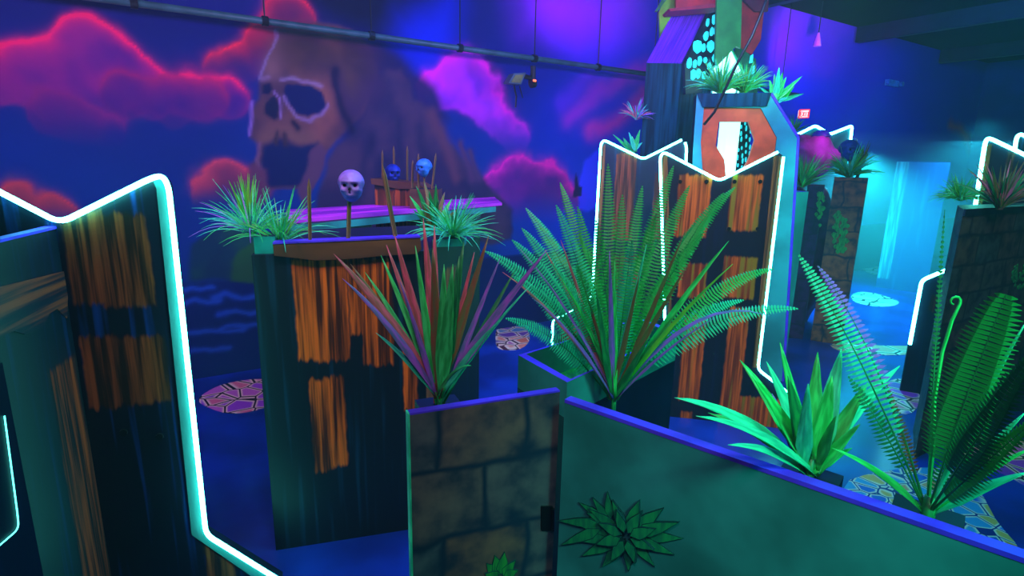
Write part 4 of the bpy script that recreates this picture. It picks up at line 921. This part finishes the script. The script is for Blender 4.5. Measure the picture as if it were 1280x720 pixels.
def frond(parent, base, tip, W_, arch, mat, n=30, name='frond', t0=.14, side=None, sag=Vector((0, 0, 1)), ang=.25, face=.7, pw=.24, blunt=.62):
    base = Vector(base); tip = Vector(tip); L = (tip-base).length; mid = (base+tip)/2+sag*L*arch
    B = lambda t_: base*(1-t_)**2+mid*2*t_*(1-t_)+tip*t_*t_
    mb = MB(); mb.tube([B(i/12) for i in range(13)], [max(.0007, .0032*(1-i/12.5)) for i in range(13)], 5, 1)
    for i in range(n):
        t_ = t0+(1-t0)*(i+.5)/n; p = B(t_); d = (B(min(1, t_+.02))-B(t_-.02)).normalized()
        n_ = ((CAM-p).normalized()*face+Vector((0, 0, .45))) if side is None else side
        s_ = d.cross(n_).normalized(); nn = s_.cross(d).normalized(); u = (t_-t0)/(1-t0)
        l_ = W_*(min(1, (u/.22))**.7*.35+.65*1 if u < .22 else 1)*((1-u)**blunt if u > .3 else (1-.3)**blunt)*1.15
        wv = L*(1-t0)/n*pw*1.35
        for sg in (-1, 1):
            q = p+d*random.uniform(-.1, .1)*wv; dd = (s_*sg+d*ang-nn*.12+Vector((0, 0, -.08))).normalized(); e_ = q+dd*l_*random.uniform(.92, 1.05); m_ = q+dd*l_*.5+nn*.10*l_
            w1 = d*wv
            vs = [q-w1*.6, q+w1*.9, m_-w1, m_+w1, e_-w1*.1, e_+w1*.1]
            mb.add(vs, [(0, 1, 3, 2), (2, 3, 5, 4)], 0, [(0, 0), (.01, 0), (0, l_/2), (.01, l_/2), (0, l_), (.01, l_)])
    return mb.build(name, [mat, M_GD], parent)
# --- plants on the crate tower, left corner
M_TK = plain('plant_pot', (20, 60, 70), .5)
def P(px, py, Y): return at(px, py, Y)
Yc = CP.P(CP.hit(330, 300)[0], 0, -.13).y
def on_tower(px, Y, z=None):
    r = ray(px, 300); p = CAM+r*(Y/r.y); p.z = (ctz+.06 if z is None else z); return p
tuft('spider_grass', 'pale striped grass plant on the left end of the teal planter, spilling over the corner', on_tower(316, Yc), 90, .38, 1.45, [0, 0, 5, 2, 5], .0065, 3, lean=(-.15, 0))
tuft('spider_grass', 'bright green grass plant just left of the first upright picket', on_tower(350, Yc+.02, ctz), 90, .36, 1.35, [0, 0, 5, 0, 6], .0065, 4)
tt = tuft('curly_fern', 'yellow green curly tuft standing up behind the left grass plants', on_tower(312, Yc+.25), 26, .34, .35, [6], .012, 5, arch=(.2, .5))
# right corner of the crate
pc_ = at(562, 300, cB.y+.25); pcz = ctz
pb1 = thing('planter_box', Vector((pc_.x, pc_.y, ctz-.04)), 'small blue planter on the right corner of the crate tower', 'planter')
block('box', [(pc_.x-.10, pc_.y-.09), (pc_.x+.10, pc_.y-.02), (pc_.x+.10, pc_.y+.14), (pc_.x-.10, pc_.y+.14)], ctz-.04, ctz+.01, [M_PLB, M_DARK], pb1)
tuft('spider_grass', 'dense mint green grass plant on the right corner of the crate tower', Vector((pc_.x+.02, pc_.y, ctz+.01)), 150, .34, 1.5, [5, 5, 0], .007, 6, lean=(.12, -.1))
random.seed(8); b_ = Vector((pc_.x-.12, pc_.y+.16, ctz-.01))
leaf_plant('broad_leaf_plant', 'dark bushy plant with pointed leaves behind the mint green grass', b_, [(px, py, dy, .045, .1, mi) for px, py, dy, mi in
    [(520, 232, 0, 4), (530, 226, .1, 3), (536, 238, -.05, 4), (545, 230, 0, 4), (556, 240, .1, 3), (512, 245, 0, 0), (516, 262, -.1, 4), (528, 255, -.1, 3), (548, 250, -.1, 4), (565, 248, .1, 0), (572, 262, 0, 3), (520, 280, -.1, 4), (575, 275, 0, 4), (540, 262, -.15, 0), (560, 268, -.1, 4)]])
# --- foreground dracaena
random.seed(11)
def wall_pot(pl_, px, py, label, w_=.07):
    s_ = pl_.hit(px, py)[0]; c = pl_.P(s_, gz-.03, -.10); t_ = thing('plant_pot', Vector((c.x, c.y, gz-.2)), label, 'pot')
    q = [pl_.P(s_-w_, 0, -.036), pl_.P(s_+w_, 0, -.036), pl_.P(s_+w_, 0, -.16), pl_.P(s_-w_, 0, -.16)]
    block('pot', q, gz-.2, gz-.03, [M_DARK, M_DARK], t_); return c
db = wall_pot(GP, 560, 508, 'dark pot fixed behind the left foreground wall under the tall pink and green dracaena')
leaf_plant('dracaena', 'tall dracaena with pink and green sword leaves at the left end of the foreground wall', db, [
    (417, 317, -.10, .030, .10, 1), (428, 348, -.15, .020, .12, 2), (456, 340, .1, .018, .10, 0), (476, 319, .1, .020, .04, 0), (483, 306, .12, .020, .06, 1), (493, 293, .05, .028, .02, 1),
    (529, 273, .1, .030, 0, 1), (543, 281, .15, .028, 0, 1), (519, 307, .05, .022, .03, 0), (541, 309, 0, .030, 0, 3), (580, 302, .1, .034, 0, 4), (566, 330, -.05, .036, 0, 0), (574, 320, .05, .030, 0, 4), (555, 330, -.02, .032, 0, 0),
    (611, 294, .1, .026, .0, 3), (593, 315, .1, .018, 0, 1), (625, 323, .1, .016, .02, 2), (684, 312, .0, .026, .04, 2), (646, 334, .15, .018, .02, 4), (470, 416, -.1, .018, .10, 5), (589, 457, -.2, .02, .2, 0), (668, 352, .1, .010, .1, 5), (438, 330, .05, .016, .10, 3), (500, 352, -.1, .014, .05, 2), (627, 398, -.1, .016, .1, 5)], wk=1.35)
# --- big fern in planter
random.seed(12)
fb = at(768, 462, 2.02); fz0 = gz-.12
fbp = Vector((fb.x, fb.y, gz-.12))
fern = thing('boston_fern', fbp, 'large bright green fern with long feathered fronds filling the centre planter', 'plant')
tips = [(700, 228, .35, 0), (657, 260, .25, 1), (652, 285, .1, 1), (640, 300, 0, 5), (606, 314, -.1, 5), (668, 270, .45, 0), (760, 204, .3, 0), (778, 243, .2, 0), (803, 232, .35, 0), (842, 207, .35, 0), (862, 232, .25, 0), (905, 241, .15, 0), (919, 234, .25, 0), (967, 336, .05, 0), (998, 386, -.1, 5), (632, 398, -.15, 5), (695, 256, .15, 5), (722, 258, .2, 0), (690, 330, -.2, 5), (820, 268, -.05, 0), (640, 345, -.1, 5), (880, 290, -.05, 0), (745, 275, -.1, 0), (930, 375, .1, 5), (720, 330, -.25, 0), (790, 300, -.2, 5)]
for (x, y, dy, mi) in tips:
    mi = 5 if mi == 1 else mi; tp_ = at(x, y, fb.y+dy); fl_ = abs(x-768)/200
    L_ = (tp_-fbp).length
    frond(fern, fbp+Vector((random.uniform(-.02, .02), random.uniform(-.02, .02), 0)), tp_, .052, .06+.22*min(1, fl_), LM[mi], n=int(22+L_*34), t0=.22)
random.seed(13)
d2b = Vector((fb.x-.01, fb.y-.08, gz-.10))
leaf_plant('dracaena', 'second dracaena with thin pink and brown leaves rooted in the centre planter with the fern', d2b, [
    (628, 340, -.1, .016, .15, 1), (650, 311, -.05, .012, .12, 2), (681, 312, .0, .018, .08, 1), (701, 300, 0, .016, .05, 1), (762, 314, -.1, .022, 0, 2), (768, 325, -.05, .020, 0, 0), (808, 306, -.1, .020, 0, 5), (856, 290, 0, .020, 0, 3), (911, 301, 0, .028, .08, 0), (916, 330, -.1, .018, .1, 6),
    (958, 394, -.1, .016, .42, 2), (893, 397, -.2, .010, .1, 2), (700, 345, -.1, .016, .1, 0), (724, 340, -.1, .014, .05, 3), (860, 330, -.1, .022, .02, 3), (745, 360, -.12, .026, 0, 4), (800, 340, -.1, .020, .0, 3), (665, 372, -.12, .012, .15, 2), (812, 420, -.1, .03, .0, 4)])
# --- broad leaf plant on the right wall
random.seed(14)
rb = wall_pot(GQ, 1003, 592, 'dark pot fixed behind the teal foreground wall under the wide leafed plant')
leaf_plant('broad_leaf_plant', 'leafy plant with wide teal green leaves behind the right foreground wall', rb, [
    (843, 497, .0, .040, .18, 5), (870, 520, -.1, .030, .15, 5), (975, 428, .1, .034, .0, 0), (958, 452, .1, .040, .05, 5), (925, 450, .15, .040, .1, 0), (1022, 440, .1, .050, 0, 0), (1052, 436, .1, .060, .0, 5), (1040, 470, 0, .05, .02, 0), (1125, 457, .15, .040, .12, 5), (885, 516, .1, .030, .15, 0),
    (1045, 520, -.1, .030, .1, 0), (940, 470, -.05, .045, .08, 0), (985, 470, -.05, .05, .0, 4), (965, 492, .02, .03, .02, 2), (910, 556, -.1, .03, .15, 5), (1085, 478, .05, .045, .06, 0), (1075, 530, -.05, .03, .12, 0), (1010, 480, -.1, .04, 0, 5), (1065, 560, 0, .025, .12, 0)], stem=.016)
# --- near right fern
random.seed(15)
nb = wall_pot(GQ, 1158, 650, 'dark pot fixed behind the teal foreground wall under the near right fern'); nf = thing('sword_fern', nb, 'near right fern with a wide blurred frond, dark thin fronds and a curled tip', 'plant')
frond(nf, nb, at(998, 318, 1.45), .045, .10, M_GT, 44, t0=.25, ang=.1)
frond(nf, nb, at(1022, 332, 1.5), .030, .18, M_V, 30, t0=.35, ang=.1)
frond(nf, nb, at(1181, 262, 1.35), .012, -.06, M_GD, 50, t0=.25, ang=.5)
frond(nf, nb, at(1108, 480, 1.3), .018, .05, M_B, 26, t0=.3)
frond(nf, nb, at(1258, 368, 1.05), .062, .02, M_G, 40, t0=.28, ang=.12, sag=Vector((-1, 0, .2)), pw=.34, blunt=.3)
frond(nf, nb, at(1292, 440, .95), .050, .0, M_GD, 36, t0=.3, ang=.4, sag=Vector((0, 0, -1)), pw=.38)
frond(nf, nb, at(1300, 520, .98), .040, .02, M_G, 34, t0=.2, ang=.4, pw=.4)
frond(nf, nb, at(1060, 470, 1.3), .03, .08, M_GD, 26, t0=.3)
frond(nf, nb, at(1215, 500, 1.2), .03, .0, M_GD, 26, t0=.2)
# fiddlehead
mb = MB(); c1 = at(1193, 377, 1.2); pts_ = [nb, nb.lerp(at(1172, 500, 1.2), .6), at(1168, 500, 1.2), at(1178, 440, 1.2), at(1190, 400, 1.2)]
for k in range(9): a_ = -.3+k*.62; r_ = .014*(1-k*.07); pts_.append(c1+Vector((math.cos(a_)*r_, 0, math.sin(a_)*r_)))
mb.tube(pts_, [.004]*5+[.0035-.0002*k for k in range(9)], 6); mb.build('curled_frond', M_G, nf, True)
for (x, y, dy, w_, ar, mi) in ((1285, 398, -.1, .012, .1, 5), (1282, 515, -.1, .024, .05, 5), (1285, 590, -.12, .030, .08, 5), (1040, 560, .05, .02, .15, 0), (1290, 560, -.1, .02, .12, 0)):
    mb = MB(); blade(mb, nb, at(x, y, nb.y+dy), w_, ar); solid(mb.build('strap_leaf', LM[mi], nf, True))
MB().tube([nb-Vector((0, 0, .05)), nb+Vector((0, 0, .05))], [.02, .012], 8).build('stem', M_GD, nf, True)
# --- tower plants
tuft('spider_grass', 'grassy green clump on the ledge in front of the glowing lantern', at(900, 117, 6.62), 260, .42, 1.25, [0, 5, 0, 6], .012, 21, lean=(-.1, 0))
tuft('spider_grass', 'grassy green clump on the ledge right of the glowing lantern', at(930, 117, 6.66), 200, .38, 1.2, [0, 5, 0, 6], .011, 22, lean=(.1, 0))
random.seed(31)
def star(label, px, py, Y, tipsl, w_=.07, name='agave', mi=0):
    b_ = at(px, py, Y); return leaf_plant(name, label, b_, [(x, y, random.uniform(-.15, .2), w_, .03, mi if random.random() > .3 else 5) for x, y in tipsl], stem=.03)
star('star shaped green plant on the right shoulder of the octagonal portal', 971, 130, 6.45, [(974, 84), (962, 100), (948, 108), (983, 96), (1003, 95), (1005, 117), (993, 107), (968, 92), (985, 122), (978, 90), (955, 118)])
random.seed(32)
star('small green plant low at the left of the dark tower', 792, 190, 7.2, [(786, 165), (800, 162), (790, 170), (766, 168), (797, 175), (779, 172), (803, 178)], .06)
tuft('spider_grass', 'pale small plant clinging to the left side of the tower', at(795, 150, 7.3), 50, .30, 1.4, [5, 2, 1], .013, 33, lean=(-.1, 0))
# column plants
tuft('spider_grass', 'bright green grass plant on top of the ivy painted stone column', Vector((at(1060, 220, 7.95).x, 7.95, z_)), 150, .50, 1.35, [0, 5, 5, 6], .018, 34)
tuft('spider_grass', 'dark green grass plant in front of the narrow purple rock column', at(1003, 234, 7.0), 120, .48, 1.1, [4, 4, 0, 3], .016, 35, lean=(.05, 0))
tuft('spider_grass', 'small plant behind the portal shoulder under the exit sign', at(990, 168, 8.6), 60, .34, 1.2, [4, 0], .015, 36)
tuft('spider_grass', 'brown spiky plant beside the far blue skull', Vector((at(1072, 220, 8.1).x, 8.1, z_)), 16, .55, .5, [3], .03, 37)
br0 = at_z(1212, 252, bz)
tuft('spider_grass', 'yellow green grass plant hanging over the left corner of the brick block', Vector((br0.x, br0.y+.12, bz)), 170, .30, 1.5, [0, 6, 0, 5], .010, 38, lean=(-.15, -.05))
br1 = at(1250, 258, bA.y+.10)
tuft('bronze_grass', 'brown and red leafed plant on the brick block in front of the zigzag panel', Vector((br1.x, br1.y, bz)), 90, .46, 1.1, [3, 3, 1, 4], .020, 39)
# tiny painted vines on walls of the board
# ================================================================ haze
def haze(name, pts, z0, z1, dens, label, colr=(.75, .95, 1), aniso=.2):
    m = bpy.data.materials.new(name); m.use_nodes = True; nt = m.node_tree; nt.nodes.clear()
    o_ = nt.nodes.new('ShaderNodeOutputMaterial'); v = nt.nodes.new('ShaderNodeVolumeScatter'); v.inputs['Density'].default_value = dens
    v.inputs['Color'].default_value = (*colr, 1); v.inputs['Anisotropy'].default_value = aniso; nt.links.new(v.outputs[0], o_.inputs['Volume'])
    n = len(pts); mb = MB(); vs = [(p[0], p[1], z0) for p in pts]+[(p[0], p[1], z1) for p in pts]
    mb.add(vs, [tuple(range(n)), tuple(range(n, 2*n))]+[(i, (i+1) % n, (i+1) % n+n, i+n) for i in range(n)])
    o = mb.build(name, m); tag(o, label, 'haze', kind='stuff'); return o
hz = lambda px, Y: Vector((at(px, 360, Y).x, Y, 0))
haze('haze', [wA+wd*.02+d2*.02, wB+d2*.02-wd*.02, rB-wd*.02, rB-wd*30], .01, WZ-.01, .0075, 'thin stage haze filling the room')
far_ = [hz(960, 8.6), hz(1400, 6.9), Vector((rB.x-2, rB.y-4, 0)), wB+d2*.6-wd*1.5, WALL.A+wd*15+d2*.6]
haze('haze', far_, .02, 3.0, .05, 'cyan haze bank drifting low at the far right of the room')
